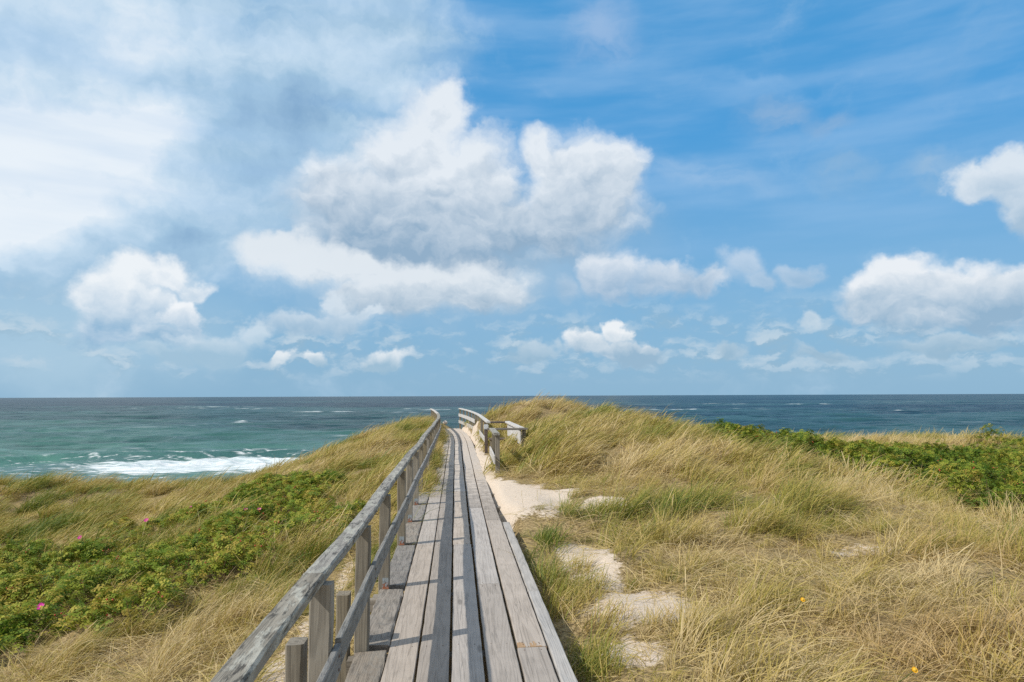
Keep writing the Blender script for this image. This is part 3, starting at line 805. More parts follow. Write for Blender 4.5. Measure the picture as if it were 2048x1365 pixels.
for lx, ly, am, ox in ((42, 24, 1.0, 3.1), (22, 13, 0.85, 11.7), (11, 7, 0.55, 27.3), (6, 4.0, 0.28, 41.9), (170, 75, 0.9, 61.0), (420, 200, 1.3, 83.0)):
    k = 1 - smooth01(ly * 0.28, ly * 0.55, cell)
    sea_h = sea_h + am * k * (crest(lx, ly, ox, ox * 1.7) - 0.5)
near_k = smooth01(95, 190, SY)
SZ = SZ + sea_h * (0.28 + 0.85 * near_k)
fo = smooth01(0, 5, br1 + 3 - SY + (fbm(SX, SY, 3, 0.12) - 0.5) * 7) * (1 - smooth01(7, 24, br1 - SY + (fbm(SX, SY, 3, 0.07) - 0.5) * 22)) * smooth01(-86, -54, SX - wobx * 30)
SZ = SZ + fo * (fbm(SX, SY, 3, 0.35) - 0.35) * 1.1 * (1 - smooth01(4, 16, br1 - SY))
me = grid_mesh('sea', SX, SY, SZ)
crown = smooth01(0.95, 1.4, sea_h) * smooth01(0.56, 0.68, fbm(SX + 7, SY * 1.7, 3, 0.012)) * smooth01(0.50, 0.64, fbm(SX, SY * 2.2, 3, 0.10)) * (1 - smooth01(500, 1100, SY))
at = me.attributes.new('crown', 'FLOAT', 'POINT'); at.data.foreach_set('value', crown.astype(np.float32).ravel())
at = me.attributes.new('swell', 'FLOAT', 'POINT'); at.data.foreach_set('value', sea_h.astype(np.float32).ravel())
# foam of the breaking wave, stored on the water surface
at = me.attributes.new('foam', 'FLOAT', 'POINT'); at.data.foreach_set('value', fo.astype(np.float32).ravel())
m, t, out = material('sea_water')
geo = t.new('ShaderNodeNewGeometry'); P = geo.outputs['Position']
px_, py_, pz_ = t.sep(P)
att = t.new('ShaderNodeAttribute'); att.attribute_name = 'foam'
flatP = t.comb(px_, py_, 0.0)
lg = t.math('LOGARITHM', py_, 10.0)
big = t.noise(t.mapping(flatP, scale=(0.35, 1, 1)), 0.013, 5, 0.6)
mid = t.noise(t.mapping(flatP, scale=(0.4, 1, 1)), 0.05, 5, 0.6)
depth = t.math('ADD', t.math('ADD', lg, t.math('MULTIPLY', t.math('SUBTRACT', big, 0.5), 0.9)), t.maprange(px_, -250.0, 120.0, -0.26, 0.16, 'LINEAR'))
depth = t.math('ADD', depth, t.math('MULTIPLY', t.math('SUBTRACT', mid, 0.5), 0.5))
wcol = t.ramp(t.maprange(depth, 2.0, 3.6, 0, 1, 'LINEAR'), [(0.0, (0.078, 0.200, 0.160)), (0.14, (0.044, 0.126, 0.110)), (0.30, (0.016, 0.052, 0.060)), (0.5, (0.008, 0.028, 0.045)), (0.8, (0.008, 0.029, 0.048)), (1.0, (0.012, 0.040, 0.058))])
# wind sea: chop at several sizes, longer along the crests
def chop(s, sx_, sy_, d=4, r=0.6): return t.noise(t.mapping(flatP, rot=(0, 0, R(8)), scale=(sx_, sy_, 1)), s, d, r)
c1 = chop(0.9, 0.45, 1, 5); c2 = chop(0.16, 0.4, 1, 5); c3 = chop(0.035, 0.35, 1, 5)
h = t.math('ADD', t.math('MULTIPLY', c1, 0.5), t.math('ADD', t.math('MULTIPLY', c2, 2.2), t.math('MULTIPLY', c3, 7.0)))
tex = t.math('ADD', t.math('MULTIPLY', c2, 0.5), t.math('MULTIPLY', c3, 0.5))
cr_ = t.new('ShaderNodeAttribute'); cr_.attribute_name = 'crown'
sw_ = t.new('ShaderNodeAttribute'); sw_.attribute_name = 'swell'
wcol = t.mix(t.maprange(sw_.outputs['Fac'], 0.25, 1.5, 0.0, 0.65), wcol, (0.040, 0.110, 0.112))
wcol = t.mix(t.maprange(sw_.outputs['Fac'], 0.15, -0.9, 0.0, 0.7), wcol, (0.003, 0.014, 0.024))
nrm = t.bump(h, 1.0, 0.7)
wat = t.new('ShaderNodeBsdfPrincipled')
t.put(wat.inputs['Base Color'], wcol); wat.inputs['Roughness'].default_value = 0.3
wat.inputs['Specular IOR Level'].default_value = 0.10; wat.inputs['IOR'].default_value = 1.33
t.put(wat.inputs['Normal'], nrm)
# whitecaps far out, breaker foam near the shore
cap = t.noise(t.mapping(flatP, scale=(0.6, 1, 1)), 0.17, 6, 0.62)
capm = t.noise(t.mapping(flatP, scale=(0.6, 1, 1)), 0.011, 3, 0.5)
wc = t.maprange(t.math('ADD', cap, t.math('MULTIPLY', t.math('SUBTRACT', capm, 0.5), 0.25)), t.maprange(py_, 300.0, 3000.0, 0.745, 0.80, 'LINEAR'), 0.83)
lace = t.noise(t.mapping(flatP, scale=(0.45, 1, 1)), 0.55, 6, 0.7, 0.8)
fm = t.maprange(t.math('ADD', t.math('MULTIPLY', att.outputs['Fac'], 1.0), t.math('MULTIPLY', t.math('SUBTRACT', lace, 0.5), 2.0)), 0.30, 0.75)
fl = t.new('ShaderNodeTexVoronoi', feature='DISTANCE_TO_EDGE'); t.put(fl.inputs['Vector'], t.vmath('ADD', t.mapping(flatP, scale=(0.5, 1, 1)), t.mapping(flatP, scale=(0, 0, 0))))
fl.inputs['Scale'].default_value = 0.35
thin = t.math('MULTIPLY', t.maprange(fl.outputs['Distance'], 0.0, 0.10, 1.0, 0.0), t.math('MULTIPLY', t.maprange(lace, 0.48, 0.62), t.maprange(py_, 165.0, 128.0, 0.0, 0.8)))
fm = t.math('MAXIMUM', t.math('MAXIMUM', fm, thin), t.math('MAXIMUM', t.math('MULTIPLY', wc, t.maprange(py_, 3500.0, 900.0, 0.6, 1.0)), t.math('MULTIPLY', cr_.outputs['Fac'], 0.9)))
foam = t.new('ShaderNodeBsdfDiffuse'); t.put(foam.inputs['Color'], t.mix(t.maprange(lace, 0.35, 0.62), (0.42, 0.52, 0.53), (0.80, 0.82, 0.82)))
t.put(foam.inputs['Normal'], t.bump(lace, 0.6, 0.8))
mx = t.new('ShaderNodeMixShader'); t.put(mx.inputs[0], fm); t.l.new(wat.outputs[0], mx.inputs[1]); t.l.new(foam.outputs[0], mx.inputs[2])
t.l.new(mx.outputs[0], out.inputs[0])
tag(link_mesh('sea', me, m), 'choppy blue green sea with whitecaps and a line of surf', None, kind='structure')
# ------------------------------------------------------------------ grass: blade tufts, strewn by the thousand
def blades(n, r0, l0, l1, t0, t0s, t1, t1s, wid, segs, azs, seed, heads=0, wind=0.75):
    """n wind-bent blades. t0/t1: lean from upright (degrees) at root and tip; azs: spread of their bearing about down-wind (+X)."""
    g = np.random.default_rng(seed)
    n_all = n + heads
    rr = r0 * np.sqrt(g.random(n_all)); ra = g.random(n_all) * 2 * np.pi
    root = np.stack([rr * np.cos(ra), rr * np.sin(ra), np.full(n_all, -0.03)], -1)
    L = g.uniform(l0, l1, n_all) * (1 - 0.25 * rr / max(r0, 1e-6))
    az = g.normal(0, R(azs), n_all)
    out_az = ra
    # outer blades also spill outward
    dxy = np.stack([np.cos(az) * wind + np.cos(out_az) * (1 - wind) * rr / r0, np.sin(az) * wind + np.sin(out_az) * (1 - wind) * rr / r0], -1)
    dxy /= np.linalg.norm(dxy, axis=1, keepdims=True) + 1e-9
    a0 = R(1) * g.normal(t0, t0s, n_all); a1 = R(1) * g.normal(t1, t1s, n_all)
    W = wid * g.uniform(0.7, 1.25, n_all)
    head = np.zeros(n_all, bool); head[n:] = True
    L = np.where(head, L * 1.12, L); a0 = np.where(head, a0 * 0.7, a0); a1 = np.where(head, a1 * 0.7, a1)
    tone = g.random(n_all)
    pts = [root]; dirs = []
    for k in range(segs):
        s = (k + 0.5) / segs
        a = a0 + (a1 - a0) * s ** 1.4
        d = np.stack([np.sin(a) * dxy[:, 0], np.sin(a) * dxy[:, 1], np.cos(a)], -1)
        pts.append(pts[-1] + d * (L / segs)[:, None]); dirs.append(d)
    dirs.append(dirs[-1])
    roll = g.uniform(-1.0, 1.0, n_all)
    V = np.zeros((n_all, segs + 1, 2, 3)); 
    for k in range(segs + 1):
        d = dirs[k]
        s = np.cross(d, np.array([0, 0, 1.0])); s /= np.linalg.norm(s, axis=1, keepdims=True) + 1e-6
        u = np.cross(s, d)
        sv = s * np.cos(roll)[:, None] + u * np.sin(roll)[:, None]
        f = k / segs
        wk = W * (1 - f ** 2.2) * 0.5 + 0.0004
        wk = np.where(head, np.where(f > 0.72, 0.0048 * (1.25 - f) / 0.4, 0.0013), wk)
        V[:, k, 0] = pts[k] - sv * wk[:, None]; V[:, k, 1] = pts[k] + sv * wk[:, None]
    co = V.reshape(-1, 3)
    base = (np.arange(n_all) * (segs + 1) * 2)[:, None]
    k = np.arange(segs)[None] * 2
    q = np.stack([base + k, base + k + 1, base + k + 3, base + k + 2], -1).reshape(-1, 4)
    tn = np.repeat(np.where(head, 1.0, tone), (segs + 1) * 2)
    hg = np.tile(np.repeat(np.arange(segs + 1) / segs, 2), n_all)
    return co, q, tn, hg

def tuft(name, args, mat):
    co, q, tn, hg = blades(*args[0], **args[1])
    me = quads_mesh(name, co, q, smooth=True)
    a = me.attributes.new('tone', 'FLOAT', 'POINT'); a.data.foreach_set('value', tn.astype(np.float32))
    a = me.attributes.new('up', 'FLOAT', 'POINT'); a.data.foreach_set('value', hg.astype(np.float32))
    me.materials.append(mat)
    return bpy.data.objects.new(name, me)

def leafy(name, rgb, trans=0.3, rough=0.6, spec=0.25):
    m, t, out = material(name)
    col = rgb(t)
    d = t.new('ShaderNodeBsdfPrincipled'); t.put(d.inputs['Base Color'], col)
    d.inputs['Roughness'].default_value = rough; d.inputs['Specular IOR Level'].default_value = spec
    tr = t.new('ShaderNodeBsdfTranslucent'); t.put(tr.inputs['Color'], col)
    mx = t.new('ShaderNodeMixShader'); mx.inputs[0].default_value = trans
    t.l.new(d.outputs[0], mx.inputs[1]); t.l.new(tr.outputs[0], mx.inputs[2]); t.l.new(mx.outputs[0], out.inputs[0])
    return m
def attr(t, name, typ='GEOMETRY'):
    a = t.new('ShaderNodeAttribute'); a.attribute_type = typ; a.attribute_name = name
    return a.outputs['Fac']
def grass_rgb(t):
    tint = attr(t, 'tint', 'INSTANCER'); tone = attr(t, 'tone'); upw = attr(t, 'up')
    v = t.math('ADD', tint, t.math('MULTIPLY', t.math('SUBTRACT', tone, 0.5), 0.55))
    c = t.ramp(v, GRASS_RAMP)
    c = t.mix(t.math('MULTIPLY', attr(t, 'rust', 'INSTANCER'), 0.34), c, (0.40, 0.225, 0.085))
    # sheath ends are straw, tips bleached
    c = t.mix(t.math('MULTIPLY', t.maprange(upw, 0.30, 0.0), 0.55), c, (0.25, 0.18, 0.09))
    c = t.mix(t.math('MULTIPLY', t.maprange(upw, 0.7, 1.0), 0.30), c, (0.52, 0.42, 0.23))
    return c
GRASS_RAMP = [(0.0, (0.100, 0.165, 0.020)), (0.25, (0.215, 0.240, 0.035)), (0.5, (0.385, 0.325, 0.066)), (0.75, (0.520, 0.395, 0.130)), (1.0, (0.620, 0.495, 0.265))]
M_grass = leafy('marram_blade', grass_rgb, 0.32, 0.55, 0.3)

src = bpy.data.collections.new('grass_tufts')       # sources only: never linked to the scene
KINDS = []
def add_kind(key, *a, **k):
    o = tuft('%02d_%s' % (len(KINDS), key), (a, k), M_grass); src.objects.link(o); KINDS.append(key)
#                n   r0    l0    l1   t0 t0s t1  t1s  wid    segs azs seed
for s in range(4): add_kind('tall', 38, 0.14, 0.42, 0.90, 28, 14, 95, 22, 0.0064, 6, 30, 100 + s, heads=1)
for s in range(3): add_kind('arch', 50, 0.15, 0.34, 0.74, 44, 17, 112, 20, 0.0060, 6, 26, 200 + s)
for s in range(3): add_kind('short', 50, 0.13, 0.14, 0.36, 22, 16, 66, 24, 0.0056, 4, 55, 300 + s)
for s in range(3): add_kind('dry', 30, 0.22, 0.28, 0.70, 68, 18, 108, 18, 0.0052, 5, 60, 400 + s)
for s in range(3): add_kind('far', 40, 0.22, 0.38, 0.78, 34, 13, 88, 18, 0.0105, 4, 28, 500 + s, heads=1)
for s in range(2): add_kind('farshort', 40, 0.24, 0.22, 0.45, 40, 15, 85, 18, 0.0110, 4, 40, 600 + s)
for s in range(2): add_kind('wisp', 5, 0.10, 0.10, 0.26, 25, 18, 75, 25, 0.0036, 4, 80, 700 + s)
for s in range(4): add_kind('mat', 38, 0.30, 0.22, 0.58, 72, 14, 99, 14, 0.0046, 5, 95, 800 + s, wind=0.5)
KIX = {}
for i, k in enumerate(KINDS): KIX.setdefault(k, []).append(i)

def strew(name, label, coll, pos, rot, scl, kind, tint, cat=None):
    """one object: a cloud of points that carries the tufts standing on it"""
    me = bpy.data.meshes.new(name)
    me.vertices.add(len(pos)); me.vertices.foreach_set('co', np.asarray(pos, np.float32).ravel())
    for nm, typ, arr in (('rot', 'FLOAT_VECTOR', rot), ('scl', 'FLOAT', scl), ('kind', 'INT', kind), ('tint', 'FLOAT', tint), ('rust', 'FLOAT', smooth01(0.50, 0.66, fbm(np.asarray(pos)[:, 0] + 5, np.asarray(pos)[:, 1] + 1, 3, 0.9)) * smooth01(0.2, 0.8, tint) * (0.3 + 0.7 * smooth01(1, 3, np.asarray(pos)[:, 0]) * (1 - smooth01(7, 12, np.asarray(pos)[:, 1]))))):
        a = me.attributes.new(nm, typ, 'POINT')
        a.data.foreach_set('vector' if typ == 'FLOAT_VECTOR' else 'value', np.asarray(arr, np.int32 if typ == 'INT' else np.float32).ravel())
    o = bpy.data.objects.new(name, me); C.objects.link(o)
    g = bpy.data.node_groups.new(name, 'GeometryNodeTree')
    g.interface.new_socket('Geometry', in_out='INPUT', socket_type='NodeSocketGeometry')
    g.interface.new_socket('Geometry', in_out='OUTPUT', socket_type='NodeSocketGeometry')
    gi = g.nodes.new('NodeGroupInput'); go = g.nodes.new('NodeGroupOutput')
    ip = g.nodes.new('GeometryNodeInstanceOnPoints'); ci = g.nodes.new('GeometryNodeCollectionInfo')
    ci.inputs['Collection'].default_value = coll
    ci.inputs['Separate Children'].default_value = True; ci.inputs['Reset Children'].default_value = True
    ip.inputs['Pick Instance'].default_value = True
    def na(nm, typ):
        n = g.nodes.new('GeometryNodeInputNamedAttribute'); n.data_type = typ; n.inputs[0].default_value = nm; return n.outputs[0]
    L_ = g.links.new
    L_(gi.outputs[0], ip.inputs['Points']); L_(ci.outputs[0], ip.inputs['Instance'])
    L_(na('kind', 'INT'), ip.inputs['Instance Index']); L_(na('rot', 'FLOAT_VECTOR'), ip.inputs['Rotation']); L_(na('scl', 'FLOAT'), ip.inputs['Scale'])
    L_(ip.outputs[0], go.inputs[0])
    md = o.modifiers.new('strew', 'NODES'); md.node_group = g
    return tag(o, label, cat, kind='stuff')

# candidates over the ground that can be seen, thinner with distance
def scatter(x0, x1, y0, y1, dens, g):
    n = int((x1 - x0) * (y1 - y0) * dens)
    return g.uniform(x0, x1, n), g.uniform(y0, y1, n)
g = np.random.default_rng(3)
XS, YS = [], []
for (a, b, c, d, de) in ((-4.5, 6.5, 1.6, 6, 46), (-10, 11, 6, 11, 34), (-14, 16, 11, 18, 24), (-24, 22, 18, 30, 17), (-27, 26, 30, 38, 10), (-9, -4.5, 3, 6, 40), (-34, 34, -6, 1.6, 2.0), (6.5, 11, 2, 6, 24)):
    x, y = scatter(a, b, c, d, de, g); XS.append(x); YS.append(y)
x = np.concatenate(XS); y = np.concatenate(YS)
xc = x - bend_np(y)
bz = bare(x, y)
rl, rlh = rose_field(ROSE_L, x, y); rr_, rrh = rose_field(ROSE_R, x, y)
rz = np.maximum(rl, rr_)
clump = fbm(x + 3, y + 7, 3, 1.5)                       # tussocks and hollows
keep = (g.random(len(x)) < (1 - bz * 0.90)) & (g.random(len(x)) < 1 - rl * 0.80) & (g.random(len(x)) < 1 - rr_ * 0.96)
keep &= (g.random(len(x)) < 0.20 + 1.1 * smooth01(0.34, 0.55, clump))
onwalk = (xc > -0.72) & (xc < 0.80) & (y < 37)
# grass that has crept over the left edge further along
creep = (xc > -0.72) & (xc < -0.47 + 0.06 * np.sin(y * 2.1)) & (y > 11.2) & (y < 35)
creepr = (xc > 0.64 + 0.05 * np.sin(y * 3)) & (xc < 0.82) & (y > 19.8) & (y < 29)
keep &= (~onwalk) | creep | creepr
keep &= ~((xc > -1.02) & (xc < -0.5) & (y < 5.9) & (g.random(len(x)) < 0.85))
# inside the seating bay
keep &= ~((x > 0.7) & (x < 1.2) & (y > 16.9) & (y < 19.5))
keep &= ~((x > 0.62) & (x < 1.0) & (y > 9.3) & (y < 12.9) & (g.random(len(x)) < 0.9))
x, y, xc, bz, rl, rr_, clump = (v[keep] for v in (x, y, xc, bz, rl, rr_, clump))
crp = creep[keep]
n = len(x)
z = ground(x, y)
u = g.random(n)
dist = np.hypot(x, y)
dryf = fbm(x + 21, y + 2, 3, 0.55)                      # where last year's grass lies thick
green = fbm(x + 71, y + 33, 3, 0.45)
kind = np.empty(n, int); scl = np.ones(n)
def pick(mask, key, lo, hi):
    m_ = mask
    kind[m_] = g.choice(KIX[key], m_.sum()); scl[m_] = g.uniform(lo, hi, m_.sum())
far_ = (dist > 13.5)
pick(~far_, 'arch', 0.6, 1.0)
pick(~far_ & (u < 0.30), 'tall', 0.6, 0.95)
pick(~far_ & (u > 0.62), 'short', 0.8, 1.4)
pick(~far_ & (u > 0.40) & (u < 0.40 + 0.38 * smooth01(0.42, 0.6, dryf) + 0.06), 'dry', 0.7, 1.1)
pick(far_, 'far', 0.6, 1.0)
pick(far_ & (u > 0.55), 'farshort', 0.8, 1.3)
tall = 0.58 + 0.95 * smooth01(0.40, 0.62, clump)
nearsand = bare(x, y - 0.35) + bare(x, y - 0.8) + bz + bare(x, y + 0.3)
scl *= tall * (1 - 0.45 * np.clip(nearsand, 0, 1))
scl *= np.where((x > 0) & (y < 9), 0.74, 1.0) * np.where((x < -0.7) & (y < 9), 0.64, 1.0) * (1 - 0.25 * rl) * np.where((x > 5) & (y < 11.5) & (y > 7), 0.75, 1.0)
pick(bz > 0.5, 'wisp', 0.8, 1.6)
pick((bz > 0.3) & (bz <= 0.5), 'short', 0.5, 0.9)
# along the edge of the walk: short and green
edgeg = (xc > 0.7) & (xc < 1.35) & (y < 9.3)
sel = edgeg & (g.random(n) < 0.8); pick(sel, 'short', 0.8, 1.35)
sel = crp; pick(sel, 'short', 0.9, 1.5)
scl = np.where(crp, np.minimum(scl, 1.2) * np.where(y > 12, 1.35, 1.0), scl)
tint = 0.50 + (dryf - 0.5) * 1.3 - (green - 0.5) * 0.7 + g.normal(0, 0.13, n)
isdry = np.isin(kind, KIX['dry']); tint = np.where(isdry, g.uniform(0.8, 1.12, n), tint)
tint = np.where(edgeg, tint - 0.30 * smooth01(1.5, 0.9, xc), tint)
tint = tint - 0.06 * rl - 0.22 * np.clip(rr_ * 2, 0, 1)
# left: hollow greener, crest tawny; right foreground straw
tint += np.where(x < 0, 0.0, 0.12) + 0.10 * smooth01(1.5, 4.5, x) * (1 - smooth01(8, 12, y)) 
tint = np.clip(tint, 0.02, 1.15)
az_ = g.normal(R(8), R(24), n) + g.normal(0, R(26), n) * ((y < 9) & (x > 0))
# blades on a slope lean with the wind; a little random tilt
rot = np.stack([g.normal(0, R(6), n), g.normal(0, R(6), n), az_], -1)
pos = np.stack([x, y, z], -1)
# last year's fallen blades, matted between the tussocks
mx_, my_ = np.concatenate([scatter(-7, 9, 1.6, 7, 30, g), scatter(-12, 14, 7, 15, 20, g)], 1)
mb = bare(mx_, my_); mr = np.maximum(rose_field(ROSE_L, mx_, my_)[0], rose_field(ROSE_R, mx_, my_)[0])
mk = (g.random(len(mx_)) < 1 - 0.985 * mb) & (g.random(len(mx_)) < 1 - 0.9 * mr) & ((mx_ < -0.85) | (mx_ > 0.98)) & (g.random(len(mx_)) < np.where(mx_ < -2, 0.75, 0.9))
mx_, my_ = mx_[mk], my_[mk]; nm = len(mx_)
pos = np.concatenate([pos, np.stack([mx_, my_, ground(mx_, my_) + 0.02], -1)])
rot = np.concatenate([rot, np.stack([g.normal(0, R(5), nm), g.normal(0, R(5), nm), g.normal(R(10), R(70), nm)], -1)])
scl = np.concatenate([scl, g.uniform(0.7, 1.2, nm)]); kind = np.concatenate([kind, g.choice(KIX['mat'], nm)])
tint = np.concatenate([tint, np.clip(0.85 + g.normal(0, 0.14, nm), 0.3, 1.15)]); x = pos[:, 0]
for sd, lab in ((x < 0, 'wind-bent yellow green dune grass left of the boardwalk'), (x >= 0, 'wind-bent straw coloured dune grass right of the boardwalk')):
    strew('dune_grass', lab, src, pos[sd], rot[sd], scl[sd], kind[sd], tint[sd])

# ------------------------------------------------------------------ rose thickets
def sprig(name, n, rad_, seed, leaf=0.034):
    g = np.random.default_rng(seed)
    V, Fq, tn = [], [], []
    for i in range(n):
        # a compound leaf: 5 or 7 leaflets along a short arching stalk
        d = g.normal(0, 1, 3); d[2] = abs(d[2]) * 0.8 + 0.25; d /= np.linalg.norm(d)
        c = d * rad_ * g.uniform(0.45, 1.0)
        a = np.cross(d, g.normal(0, 1, 3)); a /= np.linalg.norm(a)
        face = d * 0.6 + np.array([0, 0, 0.7]) + g.normal(0, 0.25, 3); face /= np.linalg.norm(face)
        a = a - face * (a @ face); a /= np.linalg.norm(a); b = np.cross(face, a)
        tone = g.random()
        for k, (u, v, s) in enumerate(((0, 0, 1.1), (-0.9, 0.75, 1), (-0.9, -0.75, 1), (-2.0, 0.8, .9), (-2.0, -0.8, .9))):
            o = c + a * u * leaf * 0.75 + b * v * leaf * 0.8 - face * leaf * 0.12 * u * u
            ang = (0 if k == 0 else math.copysign(1.0, v))
            ax = a * math.cos(ang) + b * math.sin(ang); bx = np.cross(face, ax)
            fold = g.uniform(0.05, 0.3)
            l, w = leaf * s * 0.62, leaf * s * 0.36
            p = [o - ax * l, o + bx * w + face * w * fold - ax * l * .1, o + ax * l - face * l * 0.15, o - bx * w + face * w * fold - ax * l * .1]
            i0 = len(V); V += p; Fq.append((i0, i0 + 1, i0 + 2, i0 + 3)); tn += [tone] * 4
    me = quads_mesh(name, np.array(V), np.array(Fq))
    at_ = me.attributes.new('tone', 'FLOAT', 'POINT'); at_.data.foreach_set('value', np.array(tn, np.float32))
    me.materials.append(M_leaf)
    return bpy.data.objects.new(name, me)
def leaf_rgb(t):
    tint = attr(t, 'tint', 'INSTANCER'); tone = attr(t, 'tone')
    v = t.math('ADD', tint, t.math('MULTIPLY', t.math('SUBTRACT', tone, 0.5), 0.7))
    return t.ramp(v, [(0.0, (0.055, 0.115, 0.012)), (0.35, (0.135, 0.210, 0.020)), (0.65, (0.260, 0.305, 0.034)), (0.88, (0.38, 0.34, 0.05)), (1.0, (0.38, 0.29, 0.055))])
M_leaf = leafy('rose_leaf', leaf_rgb, 0.28, 0.6, 0.2)
m, t, out = material('rose_hip'); principled(t, out, (0.42, 0.055, 0.02), 0.35, 0.5); M_hip = m
m, t, out = material('rose_stem'); principled(t, out, (0.13, 0.085, 0.05), 0.8, 0.2); M_stem = m
rsrc = bpy.data.collections.new('rose_sprigs')
for s in range(5): rsrc.objects.link(sprig('%02d_sprig' % s, 13, 0.13, 40 + s))
for s in range(2):                                     # a sprig with a hip
    o = sprig('%02d_hipsprig' % (5 + s), 10, 0.13, 60 + s)
    bm = bmesh.new(); bm.from_mesh(o.data)
    nf = len(bm.faces)
    for k in range(2):
        r_ = bmesh.ops.create_icosphere(bm, subdivisions=2, radius=0.010)
        bmesh.ops.translate(bm, vec=(random.uniform(-.06, .06), random.uniform(-.06, .06), 0.125), verts=r_['verts'])
    bm.faces.ensure_lookup_table()
    for f in bm.faces[nf:]: f.material_index = 1; f.smooth = True
    bm.to_mesh(o.data); bm.free(); o.data.materials.append(M_hip); rsrc.objects.link(o)
for s in range(2):                                     # bare twigs
    V, Fq, tn = [], [], []
    gg = np.random.default_rng(80 + s)
    for k in range(7):
        d = np.array([gg.normal(0, .45), gg.normal(0, .45), 1.0]); d /= np.linalg.norm(d)
        p0 = gg.normal(0, .05, 3) * [1, 1, 0] - [0, 0, .35]; p1 = p0 + d * gg.uniform(.3, .5)
        sd = np.cross(d, [0.3, 1, 0]); sd /= np.linalg.norm(sd); s2 = np.cross(d, sd)
        i0 = len(V)
        for pp, w_ in ((p0, .004), (p1, .002)):
            V += [pp + sd * w_, pp + s2 * w_, pp - sd * w_, pp - s2 * w_]
        for q in range(4): Fq.append((i0 + q, i0 + (q + 1) % 4, i0 + 4 + (q + 1) % 4, i0 + 4 + q))
    me = quads_mesh('twigs', np.array(V), np.array(Fq)); me.materials.append(M_stem)
    rsrc.objects.link(bpy.data.objects.new('%02d_twigs' % (7 + s), me))

g = np.random.default_rng(9)
def thicket(name, label, lst, x0, x1, y0, y1, dens, base_tint, yellow):
    n = int((x1 - x0) * (y1 - y0) * dens)
    x = g.uniform(x0, x1, n); y = g.uniform(y0, y1, n)
    b, h = rose_field(lst, x, y)
    lump = fbm(x + 2, y + 6, 3, 1.8)
    ok = (g.random(n) < b * (0.25 + 1.0 * smooth01(0.28, 0.5, lump))) & (np.abs(x - 0.1) > 0.95)
    x, y, h, lump = x[ok], y[ok], h[ok], lump[ok]; n = len(x)
    v = g.random(n)
    hz = h * (0.35 + 0.9 * smooth01(0.3, 0.68, lump)) * (0.30 + 0.70 * v ** 0.5)
    z = ground(x, y) + hz
    kind = g.choice([0, 1, 2, 3, 4], n)
    q = g.random(n); kind = np.where(q < 0.025, g.choice([5, 6], n), kind); kind = np.where(q > 0.93, g.choice([7, 8], n), kind)
    yel = fbm(x + 11, y + 19, 3, 1.4)
    tint = base_tint + (yel - 0.5) * yellow + g.normal(0, 0.13, n) + 0.10 * v
    rot = np.stack([g.normal(0, .35, n), g.normal(0, .35, n), g.uniform(0, 6.28, n)], -1)
    scl = g.uniform(0.75, 1.25, n)
    strew(name, label, rsrc, np.stack([x, y, z], -1), rot, scl, kind, np.clip(tint, 0, 1))
thicket('rose_thicket', 'low green rose thicket with magenta blooms in the hollow left of the handrail', ROSE_L, -13, -0.9, 6, 20, 90, 0.54, 0.8)
thicket('rose_thicket', 'dense dark green rose hedge in front of the sea on the right', ROSE_R, 6, 26, 9, 25, 75, 0.40, 1.1)

# blooms: every one a thing
m, t, out = material('magenta_petal')
tcn = t.new('ShaderNodeTexCoord'); rr2 = t.vmath('LENGTH', tcn.outputs['Object'])
nd = t.new('ShaderNodeVectorMath', operation='LENGTH'); t.put(nd.inputs[0], tcn.outputs['Object'])
principled(t, out, t.mix(t.maprange(nd.outputs['Value'], 0.0, 0.05), (0.62, 0.10, 0.36), (0.50, 0.012, 0.26)), 0.6, 0.2); M_mag = m
m, t, out = material('pink_petal'); principled(t, out, (0.60, 0.20, 0.30), 0.6, 0.2); M_pink = m
m, t, out = material('yellow_petal'); principled(t, out, (0.80, 0.42, 0.01), 0.6, 0.2); M_yel = m
m, t, out = material('stamen'); principled(t, out, (0.70, 0.45, 0.06), 0.8, 0.1); M_sta = m
m, t, out = material('green_stalk'); principled(t, out, (0.09, 0.14, 0.03), 0.7, 0.2); M_stalk = m

def petal_mesh(name, n, length, width, cup, seed):
    r = random.Random(seed); V, Fc = [], []
    for k in range(n):
        a = 2 * math.pi * k / n + r.uniform(-.12, .12)
        ca, sa = math.cos(a), math.sin(a)
        i0 = len(V); cp_ = cup * r.uniform(.7, 1.3)
        prof = [(0.05, 0.12), (0.35, 0.62), (0.7, 1.0), (0.95, 0.72)]
        for (s, w_) in prof:
            for sg in (-1, 0, 1):
                rr = length * (s - (0.06 if sg == 0 and s > .9 else 0)); tt = sg * width * 0.5 * w_
                zz = length * cp_ * s * s + (abs(sg) * 0.12 * width) + 0.002 * k / n
                V.append((ca * rr - sa * tt, sa * rr + ca * tt, zz))
        for i in range(len(prof) - 1):
            for j in range(2):
                q = i0 + i * 3 + j; Fc.append((q, q + 1, q + 4, q + 3))
    return np_mesh(name, V, Fc, True)
def dome_mesh(name, r, h):
    bm = bmesh.new(); bmesh.ops.create_icosphere(bm, subdivisions=2, radius=r)
    bmesh.ops.scale(bm, vec=(1, 1, h / r), verts=bm.verts)
    for v in bm.verts: v.co *= 1 + 0.18 * mn.noise(v.co * 400)
    me = bpy.data.meshes.new(name); bm.to_mesh(me); bm.free(); return me
def stalk_mesh(name, length):
    V, Fc = sweep([(0, 0, -length), (0.01, 0, -length / 2), (0, 0, 0)], 0.004, 0.004, 0.001, side=(1, 0, 0), step=1)
    return np_mesh(name, V, Fc)
me_rose = petal_mesh('petals', 5, 0.047, 0.056, 0.35, 1); me_rose.materials.append(M_mag)
me_pink = petal_mesh('petals', 5, 0.030, 0.034, 0.9, 2); me_pink.materials.append(M_pink)
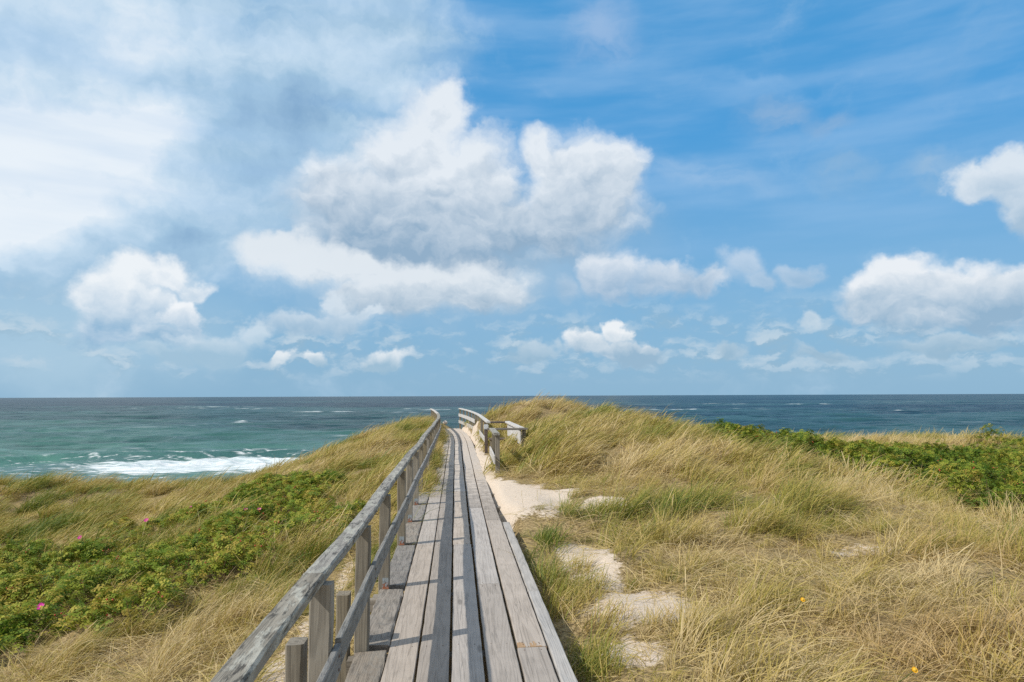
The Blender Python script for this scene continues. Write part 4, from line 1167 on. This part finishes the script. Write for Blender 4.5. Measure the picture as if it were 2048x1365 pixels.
me_dai = petal_mesh('petals', 13, 0.022, 0.008, 0.2, 3); me_dai.materials.append(M_yel)
me_st = dome_mesh('stamens', 0.011, 0.008); me_st.materials.append(M_sta)
me_sk = stalk_mesh('stem', 0.28); me_sk.materials.append(M_stalk)
def bloom(name, label, petals, x, y, dz, s, group, tilt):
    z = float(ground(np.array([x]), np.array([y]))[0]) + dz
    o = tag(empty(name, (x, y, z)), label, 'flower', group)
    o.rotation_euler = tilt; o.scale = (s, s, s)
    link_mesh('petals', petals, None, o); link_mesh('stamens', me_st, None, o, (0, 0, 0.007)); link_mesh('stem', me_sk, None, o)
BL = [  # bearing of each bloom, distance along the walk, size, label
    (82, 1217, 8.2, 1.3, 'large magenta rose bloom nearest the viewer, low at the left edge'),
    (163, 1168, 9.2, 1.0, 'magenta rose bloom in the thicket above the large low bloom'),
    (160, 1080, 12.0, 1.15, 'magenta rose bloom on the far rim of the left thicket near dry grass'),
    (293, 1044, 14.0, 1.3, 'magenta rose bloom at the tip of the thicket where tall straw grass begins'),
    (381, 1018, 15.5, 1.3, 'magenta rose bloom farthest up the slope, beside the topmost rose bushes'),
]
for px, py, Y, s, lab in BL:
    d = sight(px, py)
    # rest each bloom on the thicket where the line of sight meets it
    best = None
    for yy in np.arange(4.5, 24, 0.05):
        k = yy / d.y; X = d.x * k; Z = EYE + d.z * k
        if Z < float(ground(np.array([X]), np.array([yy]))[0]) + 0.30: best = (X, yy); break
    X, yy = best
    bloom('rose_flower', lab, me_rose, X, yy, 0.31, s * 0.72, 'magenta blooms in the left thicket', (R(42), R(-8), 0))
for px, py, lab in ((492, 1025, 'small pale pink bud high in the left thicket beside a redder one'), (519, 1024, 'small reddish pink bud high in the left thicket, nearer the handrail')):
    d = sight(px, py)
    for yy in np.arange(4.5, 24, 0.05):
        k = yy / d.y; X = d.x * k; Z = EYE + d.z * k
        if Z < float(ground(np.array([X]), np.array([yy]))[0]) + 0.30: break
    bloom('rose_bud', lab, me_pink, X, yy, 0.31, 1.2, 'pink buds in the left thicket', (R(30), 0, 0))
for px, py, lab in ((1605, 1201, 'bright yellow flower alone in the straw grass right of the walk'), (1829, 1348, 'yellow flower at the bottom edge among dry grass at right')):
    d = sight(px, py)
    for yy in np.arange(2.0, 24, 0.03):
        k = yy / d.y; X = d.x * k; Z = EYE + d.z * k
        if Z < float(ground(np.array([X]), np.array([yy]))[0]) + 0.34: break
    bloom('yellow_flower', lab, me_dai, X, yy, 0.34, 0.85, 'yellow flowers in the right-hand grass', (R(50), 0, 0))

# pale rounded stone on the bank at the end of the boards
bm = bmesh.new(); bmesh.ops.create_icosphere(bm, subdivisions=4, radius=0.12)
for v in bm.verts:
    v.co *= 1 + 0.16 * mn.noise(v.co * 7) + 0.04 * mn.noise(v.co * 30)
    v.co.z *= 0.85
for f in bm.faces: f.smooth = True
me = bpy.data.meshes.new('boulder'); bm.to_mesh(me); bm.free()
m, t, out = material('pale_stone'); tcn = t.new('ShaderNodeTexCoord')
principled(t, out, t.mix(t.noise(tcn.outputs['Object'], 18, 5, 0.6), (0.60, 0.52, 0.45), (0.70, 0.65, 0.60)), 0.9, 0.2)
o = link_mesh('boulder', me, m, None, (-0.55, 36.1, 0.27)); tag(o, 'small pale rounded boulder on the grassy bank at the end of the boards', 'boulder')
